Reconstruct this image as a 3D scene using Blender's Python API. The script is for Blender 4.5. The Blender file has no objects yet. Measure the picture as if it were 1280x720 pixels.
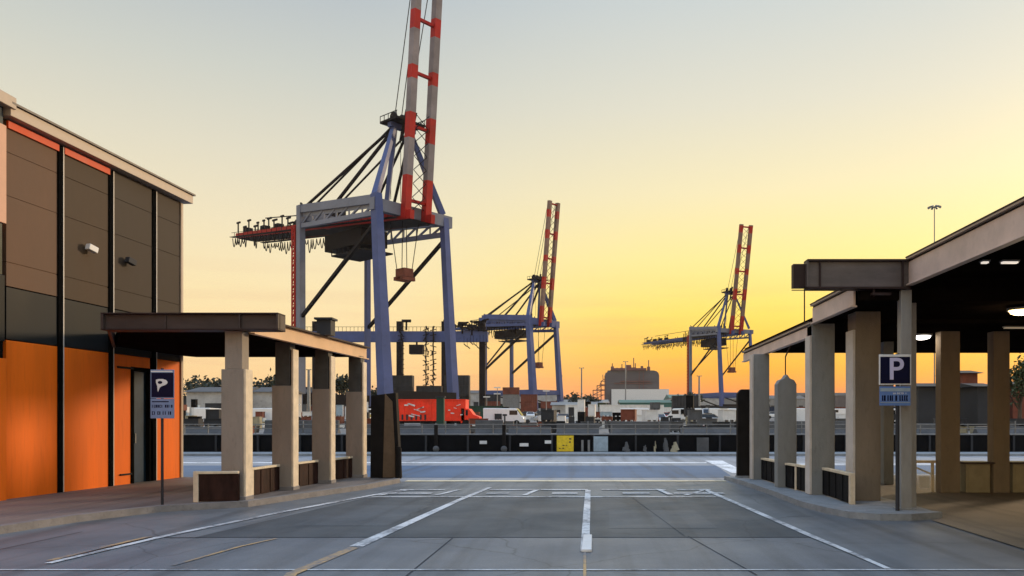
import bpy, bmesh, math, random
from mathutils import Vector, Matrix, noise
random.seed(7)
R = math.radians
scn = bpy.context.scene
col = scn.collection
CX, CY, F, H = 735.0, 525.0, 1000.0, 1.75     # optical axis and focal length in photo pixels, eye height

def at(px, py, Y):            # point seen at a pixel, at real distance Y
    return Vector(((px-CX)/F*Y, Y, H+(CY-py)/F*Y))
def gp(px, py):               # ground point
    Y = H*F/(py-CY); return ((px-CX)/F*Y, Y)
def lin(r, g, b):
    f = lambda c: (c/255/12.92) if c/255 <= .04045 else ((c/255+.055)/1.055)**2.4
    return (f(r), f(g), f(b))

# ------------------------------------------------------------------ materials
def mat(name, c, rough=.6, metal=0., var=.18, scale=3., bump=0., bscale=40., stretch=(1,1,1), spots=0., coat=0., spec=.4):
    m = bpy.data.materials.new(name); m.use_nodes = True
    nt = m.node_tree; N = nt.nodes; L = nt.links
    b = N['Principled BSDF']
    b.inputs['Roughness'].default_value = rough; b.inputs['Metallic'].default_value = metal
    b.inputs['Specular IOR Level'].default_value = spec
    if coat: b.inputs['Coat Weight'].default_value = coat
    tc = N.new('ShaderNodeNewGeometry'); mp = N.new('ShaderNodeMapping'); mp.vector_type = 'POINT'
    mp.inputs['Scale'].default_value = stretch
    L.new(tc.outputs['Position'], mp.inputs['Vector'])
    n1 = N.new('ShaderNodeTexNoise'); n1.inputs['Scale'].default_value = scale; n1.inputs['Detail'].default_value = 6; n1.inputs['Roughness'].default_value = .62
    L.new(mp.outputs[0], n1.inputs['Vector'])
    cr = N.new('ShaderNodeMapRange'); cr.inputs[1].default_value = .3; cr.inputs[2].default_value = .7
    cr.inputs[3].default_value = 1-var; cr.inputs[4].default_value = 1+var*.7
    L.new(n1.outputs['Fac'], cr.inputs[0])
    mx = N.new('ShaderNodeVectorMath'); mx.operation = 'SCALE'; mx.inputs[0].default_value = c
    L.new(cr.outputs[0], mx.inputs['Scale'])
    out = mx.outputs[0]
    if spots:
        n3 = N.new('ShaderNodeTexNoise'); n3.inputs['Scale'].default_value = scale*7; n3.inputs['Detail'].default_value = 4
        L.new(mp.outputs[0], n3.inputs['Vector'])
        r3 = N.new('ShaderNodeMapRange'); r3.inputs[1].default_value = .55; r3.inputs[2].default_value = .72; r3.inputs[3].default_value = 1; r3.inputs[4].default_value = 1-spots
        L.new(n3.outputs['Fac'], r3.inputs[0])
        m3 = N.new('ShaderNodeVectorMath'); m3.operation = 'SCALE'
        L.new(out, m3.inputs[0]); L.new(r3.outputs[0], m3.inputs['Scale']); out = m3.outputs[0]
    L.new(out, b.inputs['Base Color'])
    rr = N.new('ShaderNodeMapRange'); rr.inputs[3].default_value = max(.05, rough-.12); rr.inputs[4].default_value = min(1, rough+.12)
    L.new(n1.outputs['Fac'], rr.inputs[0]); L.new(rr.outputs[0], b.inputs['Roughness'])
    if bump:
        n2 = N.new('ShaderNodeTexNoise'); n2.inputs['Scale'].default_value = bscale; n2.inputs['Detail'].default_value = 5
        L.new(tc.outputs['Position'], n2.inputs['Vector'])
        bp = N.new('ShaderNodeBump'); bp.inputs['Strength'].default_value = bump; bp.inputs['Distance'].default_value = .02
        L.new(n2.outputs['Fac'], bp.inputs['Height']); L.new(bp.outputs[0], b.inputs['Normal'])
    return m

def paint_mat(name, c, under, wear=.5, scale=9.):     # road paint worn through to the surface
    m = bpy.data.materials.new(name); m.use_nodes = True
    nt = m.node_tree; N = nt.nodes; L = nt.links; b = N['Principled BSDF']; b.inputs['Roughness'].default_value = .65
    g = N.new('ShaderNodeNewGeometry')
    n = N.new('ShaderNodeTexNoise'); n.inputs['Scale'].default_value = scale; n.inputs['Detail'].default_value = 8; n.inputs['Roughness'].default_value = .7
    L.new(g.outputs['Position'], n.inputs['Vector'])
    n2 = N.new('ShaderNodeTexNoise'); n2.inputs['Scale'].default_value = .9; n2.inputs['Detail'].default_value = 3
    L.new(g.outputs['Position'], n2.inputs['Vector'])
    ad = N.new('ShaderNodeMath'); ad.operation = 'ADD'; L.new(n.outputs['Fac'], ad.inputs[0]); L.new(n2.outputs['Fac'], ad.inputs[1])
    mr = N.new('ShaderNodeMapRange'); mr.inputs[1].default_value = .72+wear*.3; mr.inputs[2].default_value = 1.0+wear*.3; 
    L.new(ad.outputs[0], mr.inputs[0])
    mx = N.new('ShaderNodeMix'); mx.data_type = 'RGBA'
    mx.inputs[6].default_value = (*c, 1); mx.inputs[7].default_value = (*under, 1)
    inv = mr.outputs[0]; L.new(inv, mx.inputs[0]); L.new(mx.outputs[2], b.inputs['Base Color'])
    return m

def road_mat(name, c, c2, rough, scale=.35, cracks=True, crackc=.45, spec=.5, fleck=.25):
    m = bpy.data.materials.new(name); m.use_nodes = True
    nt = m.node_tree; N = nt.nodes; L = nt.links; b = N['Principled BSDF']
    g = N.new('ShaderNodeNewGeometry')
    n = N.new('ShaderNodeTexNoise'); n.inputs['Scale'].default_value = scale; n.inputs['Detail'].default_value = 9; n.inputs['Roughness'].default_value = .62
    L.new(g.outputs['Position'], n.inputs['Vector'])
    mr = N.new('ShaderNodeMapRange'); mr.inputs[1].default_value = .35; mr.inputs[2].default_value = .65
    L.new(n.outputs['Fac'], mr.inputs[0])
    mx = N.new('ShaderNodeMix'); mx.data_type = 'RGBA'; mx.inputs[6].default_value = (*c, 1); mx.inputs[7].default_value = (*c2, 1)
    L.new(mr.outputs[0], mx.inputs[0]); out = mx.outputs[2]
    # aggregate flecks
    v = N.new('ShaderNodeTexNoise'); v.inputs['Scale'].default_value = 90; v.inputs['Detail'].default_value = 3
    L.new(g.outputs['Position'], v.inputs['Vector'])
    vr = N.new('ShaderNodeMapRange'); vr.inputs[1].default_value = .35; vr.inputs[2].default_value = .65; vr.inputs[3].default_value = 1-fleck; vr.inputs[4].default_value = 1+fleck
    L.new(v.outputs['Fac'], vr.inputs[0])
    s = N.new('ShaderNodeVectorMath'); s.operation = 'SCALE'; L.new(out, s.inputs[0]); L.new(vr.outputs[0], s.inputs['Scale']); out = s.outputs[0]
    # tyre streaks along the driving direction
    mp = N.new('ShaderNodeMapping'); mp.inputs['Scale'].default_value = (2.2, .09, 1); L.new(g.outputs['Position'], mp.inputs['Vector'])
    t = N.new('ShaderNodeTexNoise'); t.inputs['Scale'].default_value = 1.0; t.inputs['Detail'].default_value = 5; L.new(mp.outputs[0], t.inputs['Vector'])
    tr = N.new('ShaderNodeMapRange'); tr.inputs[1].default_value = .48; tr.inputs[2].default_value = .68; tr.inputs[3].default_value = 1; tr.inputs[4].default_value = .6
    L.new(t.outputs['Fac'], tr.inputs[0])
    s = N.new('ShaderNodeVectorMath'); s.operation = 'SCALE'; L.new(out, s.inputs[0]); L.new(tr.outputs[0], s.inputs['Scale']); out = s.outputs[0]
    if cracks:
        w = N.new('ShaderNodeTexNoise'); w.inputs['Scale'].default_value = 1.3; w.inputs['Detail'].default_value = 4; L.new(g.outputs['Position'], w.inputs['Vector'])
        wa = N.new('ShaderNodeMix'); wa.data_type = 'VECTOR'; wa.inputs[0].default_value = .25
        L.new(g.outputs['Position'], wa.inputs[4]); L.new(w.outputs['Color'], wa.inputs[5])
        vo = N.new('ShaderNodeTexVoronoi'); vo.feature = 'DISTANCE_TO_EDGE'; vo.inputs['Scale'].default_value = .42
        L.new(wa.outputs[1], vo.inputs['Vector'])
        cr = N.new('ShaderNodeMapRange'); cr.inputs[1].default_value = 0; cr.inputs[2].default_value = .006; cr.inputs[3].default_value = crackc; cr.inputs[4].default_value = 1
        L.new(vo.outputs['Distance'], cr.inputs[0])
        s = N.new('ShaderNodeVectorMath'); s.operation = 'SCALE'; L.new(out, s.inputs[0]); L.new(cr.outputs[0], s.inputs['Scale']); out = s.outputs[0]
    L.new(out, b.inputs['Base Color'])
    rr = N.new('ShaderNodeMapRange'); rr.inputs[3].default_value = rough+.14; rr.inputs[4].default_value = rough-.14
    L.new(n.outputs['Fac'], rr.inputs[0]); L.new(rr.outputs[0], b.inputs['Roughness'])
    b.inputs['Specular IOR Level'].default_value = spec
    bp = N.new('ShaderNodeBump'); bp.inputs['Strength'].default_value = .35; bp.inputs['Distance'].default_value = .008
    L.new(v.outputs['Fac'], bp.inputs['Height']); L.new(bp.outputs[0], b.inputs['Normal'])
    return m

def emit(name, c, s):
    m = bpy.data.materials.new(name); m.use_nodes = True
    b = m.node_tree.nodes['Principled BSDF']; b.inputs['Base Color'].default_value = (.8, .8, .8, 1)
    b.inputs['Emission Color'].default_value = (*c, 1); b.inputs['Emission Strength'].default_value = s
    return m

M = {}
M['concrete_col'] = mat('column_concrete', (.27, .225, .18), .75, var=.16, scale=2.2, bump=.3, stretch=(1, 1, .35), spots=.12)
M['concrete_col_r'] = mat('column_concrete_grey', (.215, .22, .21), .75, var=.18, scale=2.2, bump=.3, stretch=(1, 1, .35), spots=.12)
M['concrete_warm'] = mat('column_concrete_warm', (.215, .17, .12), .75, var=.18, scale=2., bump=.3, stretch=(1, 1, .35), spots=.12)
M['col_band'] = mat('column_dark_paint', (.07, .07, .065), .6, var=.3, scale=3, spec=0.15)
M['cream_trim_lit_face'] = mat('cream_trim_and_lit_face', (.66, .54, .38), .6, var=.2, scale=5)  # cream posts and frame, also the painted sunlit column faces
M['cap'] = mat('panel_cap', (.66, .55, .38), .6, var=.2, scale=6)
M['panel'] = mat('rusted_dark_panel', (.035, .016, .012), .55, var=.6, scale=5, stretch=(1, 1, .3), bump=.2, bscale=15, spec=0.08)
M['panel_r'] = mat('black_panel', (.010, .010, .011), .5, var=.5, scale=5, stretch=(1, 1, .3), bump=.2, bscale=15, spec=0.05)
M['beam'] = mat('beam_brown_steel', (.062, .046, .042), .5, var=.28, scale=1.6, stretch=(1, 1, 3), bump=.1, spec=0.2)
M['beam_edge'] = mat('beam_flange_dark', (.035, .022, .020), .5, var=.3, scale=2, spec=0.1)
M['fascia'] = mat('fascia_beige', (.60, .46, .38), .5, var=.2, scale=1.4, spots=.08, spec=0.3)
M['fascia_orange_lit'] = mat('fascia_orange_light_tint', (.62, .38, .20), .5, var=.15, scale=1.4)  # orange sunlight on the left side beam put into its colour
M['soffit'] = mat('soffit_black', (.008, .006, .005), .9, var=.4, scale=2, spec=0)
M['steel_post'] = mat('post_galvanised', (.30, .31, .31), .45, .3, var=.2, scale=4, stretch=(1, 1, .3))
M['orange'] = mat('wall_orange', (.86, .165, .009), .5, var=.12, scale=1.3, stretch=(1.6, 1.6, .16), spots=.09, spec=0.12)
M['orange_trim'] = mat('wall_orange_red_trim', (.62, .07, .01), .5, var=.1, spec=0.15)
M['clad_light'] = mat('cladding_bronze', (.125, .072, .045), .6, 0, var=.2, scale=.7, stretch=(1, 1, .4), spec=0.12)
M['clad'] = mat('cladding_dark_bronze', (.050, .037, .027), .6, 0, var=.25, scale=.7, stretch=(1, 1, .4), spec=0.1)
M['clad_mid'] = mat('cladding_brown', (.066, .044, .028), .6, 0, var=.25, scale=.7, stretch=(1, 1, .4), spec=0.1)
M['clad_black'] = mat('cladding_charcoal', (.014, .016, .017), .45, 0, var=.4, scale=.6, stretch=(1, 1, .5), spec=0.06)
M['black'] = mat('recess_black', (.006, .006, .006), .6, var=.2, spec=0)
M['white_trim_lit_face'] = mat('mullion_and_lit_face_white', (.55, .50, .44), .5, var=.15, scale=3)  # white mullions and frames, also the painted lit faces of right columns
M['cornice'] = mat('cornice_tan', (.40, .31, .23), .5, var=.2, scale=2)
M['cornice_dark'] = mat('cornice_brown_dark', (.06, .045, .04), .5, var=.2)  # dark brown of the roof edge and roof slab
M['peach'] = mat('render_peach', (.62, .36, .24), .7, var=.12, scale=1.5)
M['blue_door'] = mat('door_navy', (.012, .035, .07), .4, var=.3, scale=2, spec=0.15)
M['win'] = mat('window_glass_dark', (.02, .03, .04), .08, var=.2)
M['sidewalk'] = road_mat('sidewalk_concrete', (.155, .125, .105), (.20, .165, .14), .75, .5, False, fleck=.16)
M['kerb'] = mat('kerb_concrete', (.22, .20, .185), .75, var=.25, scale=3, bump=.4, spots=.2)
M['kerb_r'] = mat('kerb_concrete_grey', (.24, .25, .255), .75, var=.25, scale=3, bump=.4, spots=.2)
M['concrete_road'] = road_mat('road_concrete', (.105, .114, .122), (.162, .172, .180), .52, .5, True, .5, fleck=.2)
M['concrete_slab'] = road_mat('road_concrete_slab', (.106, .113, .124), (.152, .159, .169), .5, .4, True, .5, fleck=.2)
M['asphalt'] = road_mat('road_asphalt', (.036, .043, .048), (.066, .074, .080), .6, .6, True, .5)
M['asphalt2'] = road_mat('road_asphalt_patch', (.055, .062, .068), (.08, .088, .094), .6, .6, True, .5)
M['street'] = road_mat('street_pale', (.22, .235, .27), (.28, .295, .33), .5, .2, False)
M['street_blue'] = road_mat('street_blue_lane', (.022, .080, .175), (.032, .105, .22), .5, .15, False, fleck=.12)
M['yard'] = road_mat('yard_ground', (.10, .10, .10), (.19, .18, .17), .8, .05, False)
M['hall'] = road_mat('hall_floor', (.14, .105, .07), (.19, .145, .10), .7, .5, True, .7, fleck=.14)
M['joint'] = mat('joint_sealant', (.06, .06, .063), .8, var=.3, scale=5, spec=0.1)
M['paint'] = paint_mat('white_road_paint', (.62, .61, .59), (.17, .17, .175), .6)
M['paint_far'] = paint_mat('white_road_paint_clean', (.8, .8, .8), (.2, .2, .2), .9)
M['paint_y'] = paint_mat('ochre_road_paint', (.50, .30, .12), (.14, .14, .15), .45)
M['paint_cream'] = paint_mat('cream_kerb_paint', (.72, .60, .38), (.3, .27, .22), .9)
M['yellow'] = mat('yellow_plate', (.75, .52, .02), .5, var=.2, scale=8)
M['sign_navy'] = mat('sign_navy', (.005, .006, .028), .5, var=.1, spec=.1)
M['sign_white'] = mat('sign_white', (.72, .72, .70), .4, var=.08)
M['sign_lav'] = mat('sign_letter_pale_lilac', (.55, .53, .72), .4, var=.06)
M['sign_blue'] = mat('sign_blue', (.10, .20, .46), .4, var=.15, scale=10)
M['sign_blue2'] = mat('sign_pale_blue', (.17, .25, .42), .4, var=.15, scale=10)
M['parapet'] = mat('parapet_black', (.006, .006, .007), .8, var=.5, scale=1.5, spec=.1)
M['barrier'] = mat('barrier_concrete', (.09, .09, .092), .8, var=.3, scale=1.5, spots=.2)
M['greymetal'] = mat('grey_metal', (.20, .21, .22), .45, .4, var=.25, scale=2)
M['paleblue'] = mat('pale_blue_panel', (.30, .38, .44), .5, var=.2, scale=4)
M['white'] = mat('white_paint', (.66, .65, .63), .45, var=.12, scale=2, spots=.08)
M['crane_blue'] = mat('crane_blue_paint', (.062, .088, .215), .5, var=.22, scale=.18, spots=.12, spec=0.25)
M['crane_grey'] = mat('crane_grey_paint', (.15, .165, .21), .5, var=.22, scale=.18, spots=.12)
M['crane_dark'] = mat('crane_dark_steel', (.013, .011, .013), .55, var=.4, scale=.3, spec=0.08)
M['crane_red'] = mat('crane_red_paint', (.35, .013, .008), .5, var=.25, scale=.3, spots=.12, spec=0.2)
M['crane_white'] = mat('crane_white_paint', (.20, .18, .185), .5, var=.25, scale=.3, spots=.12, spec=0.2)
M['crane_white_shaded'] = mat('crane_white_silhouette', (.20, .13, .10), .6, var=.3, scale=.3, spec=.15)  # white boom bands, their silhouette shade put into the colour
M['beam_r'] = mat('beam_grey_brown', (.10, .08, .073), .5, var=.28, scale=1.6, stretch=(1, 1, 3), bump=.1, spec=.3)
M['red'] = mat('bright_red_paint', (.88, .035, .008), .45, var=.25, scale=1.0, spots=.15)
M['green'] = mat('dark_green_paint', (.018, .05, .035), .5, var=.3, scale=.6, spec=0.2)
M['teal'] = mat('teal_roof', (.03, .13, .11), .5, var=.3, scale=.4)
M['rust'] = mat('container_rust', (.17, .05, .03), .6, var=.4, scale=.5, spots=.3, spec=0.2)
M['navy'] = mat('container_navy', (.02, .035, .07), .55, var=.35, scale=.5, spec=0.2)
M['darkgrey'] = mat('dark_grey_paint', (.035, .036, .04), .6, var=.3, scale=.5, spec=0.15)
M['rubber'] = mat('tyre_rubber', (.012, .012, .012), .8, spec=0.1)
M['glass'] = mat('car_glass', (.015, .018, .022), .08)
M['car_silver'] = mat('car_silver', (.38, .39, .4), .3, .5, var=.05)
M['car_black'] = mat('car_black', (.015, .015, .017), .25, var=.05, coat=.5)
M['car_red'] = mat('car_red', (.4, .02, .02), .3, var=.05, coat=.5)
M['car_white'] = mat('car_white', (.72, .72, .71), .3, var=.05, coat=.5)
M['hall_grey'] = mat('terminal_grey_wall', (.10, .085, .085), .7, var=.2, scale=.05)
M['hall_roof'] = mat('terminal_reddish_roof', (.16, .07, .06), .7, var=.2, scale=.05)
M['leaf'] = mat('foliage', (.045, .06, .022), .7, var=.5, scale=.6)
M['leaf_dark'] = mat('foliage_dark', (.022, .032, .018), .7, var=.5, scale=.6)
M['bark'] = mat('bark', (.07, .05, .035), .9, var=.3)
M['dirty_white'] = mat('dirty_white_wall', (.38, .37, .355), .7, var=.3, scale=.4, spots=.25)
M['cab'] = mat('cabinet_khaki', (.30, .26, .17), .7, var=.2, scale=3)
M['lamp'] = emit('lamp_white', (1, .94, .85), 9)
M['lamp_dim'] = emit('lamp_dim', (1, .88, .75), .75)
M['lamp_dim2'] = emit('lamp_dim_far', (1, .75, .4), .12)
M['lamp_warm'] = emit('lamp_warm', (1, .66, .22), 14)

# ------------------------------------------------------------------ mesh builder
def accloc(o):
    v = Vector((0, 0, 0))
    while o is not None: v += o.location; o = o.parent
    return v
def tag(o, label=None, cat=None, group=None, kind=None):
    if label: o['label'] = label
    if cat: o['category'] = cat
    if group: o['group'] = group
    if kind: o['kind'] = kind
    return o
def empty(name, loc, label, cat, group=None):
    o = bpy.data.objects.new(name, None); o.location = loc; o.empty_display_size = .3
    col.objects.link(o); return tag(o, label, cat, group)

class MB:
    def __init__(s): s.v = []; s.f = []; s.mi = []
    def add(s, vs, fs, mi=0):
        n = len(s.v); s.v += [Vector(p) for p in vs]
        for f in fs: s.f.append([n+i for i in f]); s.mi.append(mi)
        return s
    def box(s, x0, x1, y0, y1, z0, z1, mi=0):
        return s.add([(x0,y0,z0),(x1,y0,z0),(x1,y1,z0),(x0,y1,z0),(x0,y0,z1),(x1,y0,z1),(x1,y1,z1),(x0,y1,z1)],
              [(0,3,2,1),(4,5,6,7),(0,1,5,4),(1,2,6,5),(2,3,7,6),(3,0,4,7)], mi)
    def bar(s, p0, p1, w, h=None, w1=None, h1=None, mi=0, side=None):
        p0 = Vector(p0); p1 = Vector(p1); h = w if h is None else h; w1 = w if w1 is None else w1; h1 = h if h1 is None else h1
        d = (p1-p0)
        if d.length < 1e-6: return s
        d.normalize()
        if side is not None: a = Vector(side); a = (a-d*a.dot(d)).normalized()
        else:
            up = Vector((0,0,1)) if abs(d.z) < .95 else Vector((0,1,0)); a = d.cross(up).normalized()
        b = a.cross(d).normalized()
        vs = []
        for p, ww, hh in ((p0, w, h), (p1, w1, h1)):
            for i, j in ((-1,-1),(1,-1),(1,1),(-1,1)): vs.append(p+a*ww*.5*i+b*hh*.5*j)
        return s.add(vs, [(0,1,2,3),(7,6,5,4),(0,4,5,1),(1,5,6,2),(2,6,7,3),(3,7,4,0)], mi)
    def tube(s, p0, p1, r, r1=None, n=8, mi=0):
        p0 = Vector(p0); p1 = Vector(p1); r1 = r if r1 is None else r1
        d = (p1-p0).normalized(); up = Vector((0,0,1)) if abs(d.z) < .95 else Vector((0,1,0))
        a = d.cross(up).normalized(); b = a.cross(d)
        vs = []
        for p, rr in ((p0, r), (p1, r1)):
            for k in range(n):
                t = 2*math.pi*k/n; vs.append(p+(a*math.cos(t)+b*math.sin(t))*rr)
        fs = [(k, (k+1) % n, n+(k+1) % n, n+k) for k in range(n)]
        return s.add(vs, fs+[tuple(range(n))[::-1], tuple(range(n, 2*n))], mi)
    def disc(s, c, axis, r, t, n=20, mi=0):
        c = Vector(c); axis = Vector(axis).normalized(); return s.tube(c-axis*t/2, c+axis*t/2, r, n=n, mi=mi)
    def prism(s, pts, z0, z1, mi=0):
        n = len(pts)
        vs = [(p[0], p[1], z0) for p in pts]+[(p[0], p[1], z1) for p in pts]
        return s.add(vs, [tuple(range(n))[::-1], tuple(range(n, 2*n))]+[(k, (k+1) % n, n+(k+1) % n, n+k) for k in range(n)], mi)
    def sheet(s, pts, z, mi=0):
        return s.add([(p[0], p[1], z) for p in pts], [tuple(range(len(pts)))], mi)
    def strip(s, pts, w, z, mi=0):      # flat painted line along a polyline
        s.k = getattr(s, 'k', 0)+1; z += .0006*s.k
        pts = [Vector((p[0], p[1])) for p in pts]; ws = w if isinstance(w, (list, tuple)) else [w]*len(pts)
        L = []
        for i, p in enumerate(pts):
            d = (pts[min(i+1, len(pts)-1)]-pts[max(i-1, 0)]).normalized(); nrm = Vector((-d.y, d.x))*ws[i]*.5
            L.append((p+nrm, p-nrm))
        for i in range(len(L)-1):
            a, b = L[i]; c, d = L[i+1]
            s.add([(b.x,b.y,z),(d.x,d.y,z),(c.x,c.y,z),(a.x,a.y,z)], [(0,1,2,3)], mi)
        return s
    def extrude_profile(s, prof, p0, p1, mi=0):   # prof: list of (side, z) ; swept horizontally p0 -> p1
        p0 = Vector(p0); p1 = Vector(p1); d = (p1-p0).normalized(); a = d.cross(Vector((0,0,1))).normalized()
        n = len(prof); vs = [p0+a*u+Vector((0,0,w)) for u, w in prof]+[p1+a*u+Vector((0,0,w)) for u, w in prof]
        return s.add(vs, [tuple(range(n))[::-1], tuple(range(n, 2*n))]+[(k, (k+1) % n, n+(k+1) % n, n+k) for k in range(n)], mi)
    def build(s, name, mats, parent=None, bevel=0, fix=True):
        if not isinstance(mats, (list, tuple)): mats = [mats]
        mats = [M[m] if isinstance(m, str) else m for m in mats]
        if parent is not None: off = accloc(parent); loc = Vector((0, 0, 0))
        else:
            xs = [v.x for v in s.v]; ys = [v.y for v in s.v]; zs = [v.z for v in s.v]
            off = Vector(((min(xs)+max(xs))/2, (min(ys)+max(ys))/2, min(zs))); loc = off
        me = bpy.data.meshes.new(name); me.from_pydata([v-off for v in s.v], [], s.f)
        for m in mats: me.materials.append(m)
        for p, i in zip(me.polygons, s.mi): p.material_index = i
        if fix:
            bm = bmesh.new(); bm.from_mesh(me); bmesh.ops.recalc_face_normals(bm, faces=bm.faces[:]); bm.to_mesh(me); bm.free()
        o = bpy.data.objects.new(name, me); o.location = loc; col.objects.link(o)
        if parent is not None: o.parent = parent
        if bevel:
            b = o.modifiers.new('bevel', 'BEVEL'); b.width = bevel; b.segments = 2; b.limit_method = 'ANGLE'; b.angle_limit = R(40)
        return o
def struct(name, mb, m, **k):
    o = mb.build(name, m, **k); o['kind'] = 'structure'; return o
def dup(src, loc=None, rz=None, parent=None):
    o = src.copy(); col.objects.link(o)
    if parent is not None: o.parent = parent
    if loc is not None: o.location = loc
    if rz is not None: o.rotation_euler = (0, 0, rz)
    for ch in list(src.children): dup(ch, parent=o)
    return o
def text_mesh(name, s, size, loc, m, parent, bold=0.0, depth=.004, rz=0):
    cu = bpy.data.curves.new('t', 'FONT'); cu.body = s; cu.size = size; cu.align_x = 'CENTER'; cu.align_y = 'CENTER'; cu.extrude = depth; cu.offset = bold
    t = bpy.data.objects.new('t', cu); col.objects.link(t); bpy.context.view_layer.update()
    me = bpy.data.meshes.new_from_object(t.evaluated_get(bpy.context.evaluated_depsgraph_get()))
    bpy.data.objects.remove(t); me.materials.clear(); me.materials.append(M[m])
    me.transform(Matrix.Translation(Vector(loc)-accloc(parent)) @ Matrix.Rotation(rz, 4, 'Z') @ Matrix.Rotation(R(90), 4, 'X'))
    o = bpy.data.objects.new(name, me); col.objects.link(o); o.parent = parent; return o

# ------------------------------------------------------------------ ground
def yard_z(y): # the yard behind the parapet rises very gently
    if y < 43: return -.03
    if y < 90: return .9
    if y < 280: return .9+(y-90)/190*2.6
    return 3.5
g = MB()
xsl = [-6000, -400, 0, 400, 6000]; ysl = [-60, 42.3, 42.31, 90, 150, 280, 600, 9000]
zsl = [-.03, -.03, .9, .9, yard_z(150), 3.5, 3.5, 3.5]
for i in range(len(ysl)-1):
    for j in range(4):
        g.add([(xsl[j], ysl[i], zsl[i]), (xsl[j+1], ysl[i], zsl[i]), (xsl[j+1], ysl[i+1], zsl[i+1]), (xsl[j], ysl[i+1], zsl[i+1])], [(0,1,2,3)])
struct('ground', g, 'yard')
struct('road', MB().sheet([(-40,-6),(40,-6),(40,22.6),(-40,22.6)], 0), 'concrete_road')
LL = [gp(60,705), gp(200,672), gp(350,641), gp(500,613)]
RL = [gp(1110,712), gp(1010,669), gp(940,638), gp(880,612)]
struct('road_slab', MB().sheet([(-6.4, 9.36),(3.48, 9.36),(3.28, 11.86),(-5.75, 11.86)], .004), 'concrete_slab')
struct('road_asphalt', MB().sheet([(-5.85, 11.9),(3.42, 11.9),(3.2, 15.0),(3.02, 17.9),(-5.0, 17.9)], .004), 'asphalt')
struct('road_patch', MB().sheet([(-4.9, 13.2),(-3.3, 13.2),(-3.2, 16.4),(-4.7, 16.4)], .007).sheet([(.35, 12.9),(2.1,12.9),(2.05,15.5),(.4,15.5)], .007), 'asphalt2')
j = MB()
j.sheet([(-6.3,11.86),(3.4,11.86),(3.4,11.9),(-6.3,11.9)], .008)
j.strip([(1.5, 12.0), (1.9, 9.0)], .018, .008); j.strip([(-2.0, 11.8), (-2.1, 3)], .02, .008); j.strip([(1.0,17.9),(1.45,12)], .014, .008)
j.sheet([(-9, 6.4),(9,6.4),(9,6.425),(-9,6.425)], .004)
for x in (-7.9,): j.strip([(x, 12.5), (x-.1, 7)], .02, .004)
for y in (14.5, 18.6): j.sheet([(3.6,y),(4.1,y),(4.1,y+.02),(3.6,y+.02)], .004)
struct('road_joints', j, 'joint')

# painted road markings
p = MB()
p.strip(LL, [.10,.13,.14,.14], .011); p.strip([gp(445,684), gp(520,650), gp(575,625), gp(612,610)], [.2,.17,.14,.12], .011)
p.strip([gp(735,613), gp(733.5,640), gp(731,690)], [.13,.13,.12], .011)
p.strip([RL[0], gp(1060,690), RL[1], RL[2], RL[3]], [.08,.09,.12,.13,.13], .011)
p.sheet([(-14,9.28),(14,9.28),(14,9.33),(-14,9.33)], .011)
struct('lane_markings', p, 'paint')
p = MB()
p.strip([gp(365,718), gp(405,701), gp(443,685)], .15, .011); p.strip([gp(215,708), gp(300,684), gp(345,674)], .06, .011)
p.strip([gp(731,690), gp(731,760)], .035, .011); p.strip([gp(62,702), gp(130,685), gp(190,671)], .09, .014)
p.strip([gp(330,760), gp(365,718)], .13, .011)
struct('ochre_markings', p, 'paint_y')
# worn threshold markings before the crossing
p = MB()
def wpath(lst, w): p.strip([gp(*q) for q in lst], w, .011)
p.sheet([(-4.9,18.02),(2.95,18.02),(2.95,18.16),(-4.9,18.16)], .0145)
for a, b_ in ((474,512),(545,574),(655,672),(857,882)): wpath([(a,619.5),(b_,612.5)], .12)
for a, b_ in ((500,556),(612,668),(676,735),(752,832),(846,888)): wpath([(a,612.6),(b_,612.6)], .2)
for a, b_ in ((486,540),(608,636),(690,722),(778,812),(842,905)): wpath([(a,617.3),(b_,617.3)], .26)
wpath([(822,612),(838,619)], .14)
struct('threshold_markings', p, 'paint')
o = MB(); o.prism([(-.09,10.55),(.05,10.55),(.06,11.9),(-.07,11.9)], .004, .05)
tag(o.build('lane_kerb', 'white', bevel=.012), 'low white kerb nose at the near end of the centre lane line', 'kerb')

# cross street beyond the crossing
struct('street', MB().sheet([(-90,22.6),(90,22.6),(90,42.0),(-90,42.0)], .004), 'street')
struct('street_lane', MB().sheet([(-90,24.2),(4.4,24.2),(4.9,30.6),(-90,30.6)], .009).sheet([(6.5,26.0),(90,26.0),(90,30.6),(6.3,30.6)], .009), 'street_blue')
p = MB(); p.sheet([(-90,32.2),(4.8,32.2),(4.85,32.9),(-90,32.9)], .013)
p.sheet([(4.72,26.2),(5.25,26.2),(5.75,34.2),(5.0,34.2)], .013)
p.sheet([(7,31.2),(60,31.2),(60,31.8),(7,31.8)], .013)
struct('street_markings', p, 'paint_far')
p = MB(); p.sheet([(-5.2,22.62),(3.95,22.62),(3.95,23.1),(-5.2,23.1)], .013)
struct('crossing_edge_marking', p, 'paint_cream')
k = MB(); k.prism([(-90,38.6),(90,38.6),(90,40.7),(-90,40.7)], -.02, .13)
struct('far_pavement', k, 'kerb_r', bevel=.02)

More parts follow.
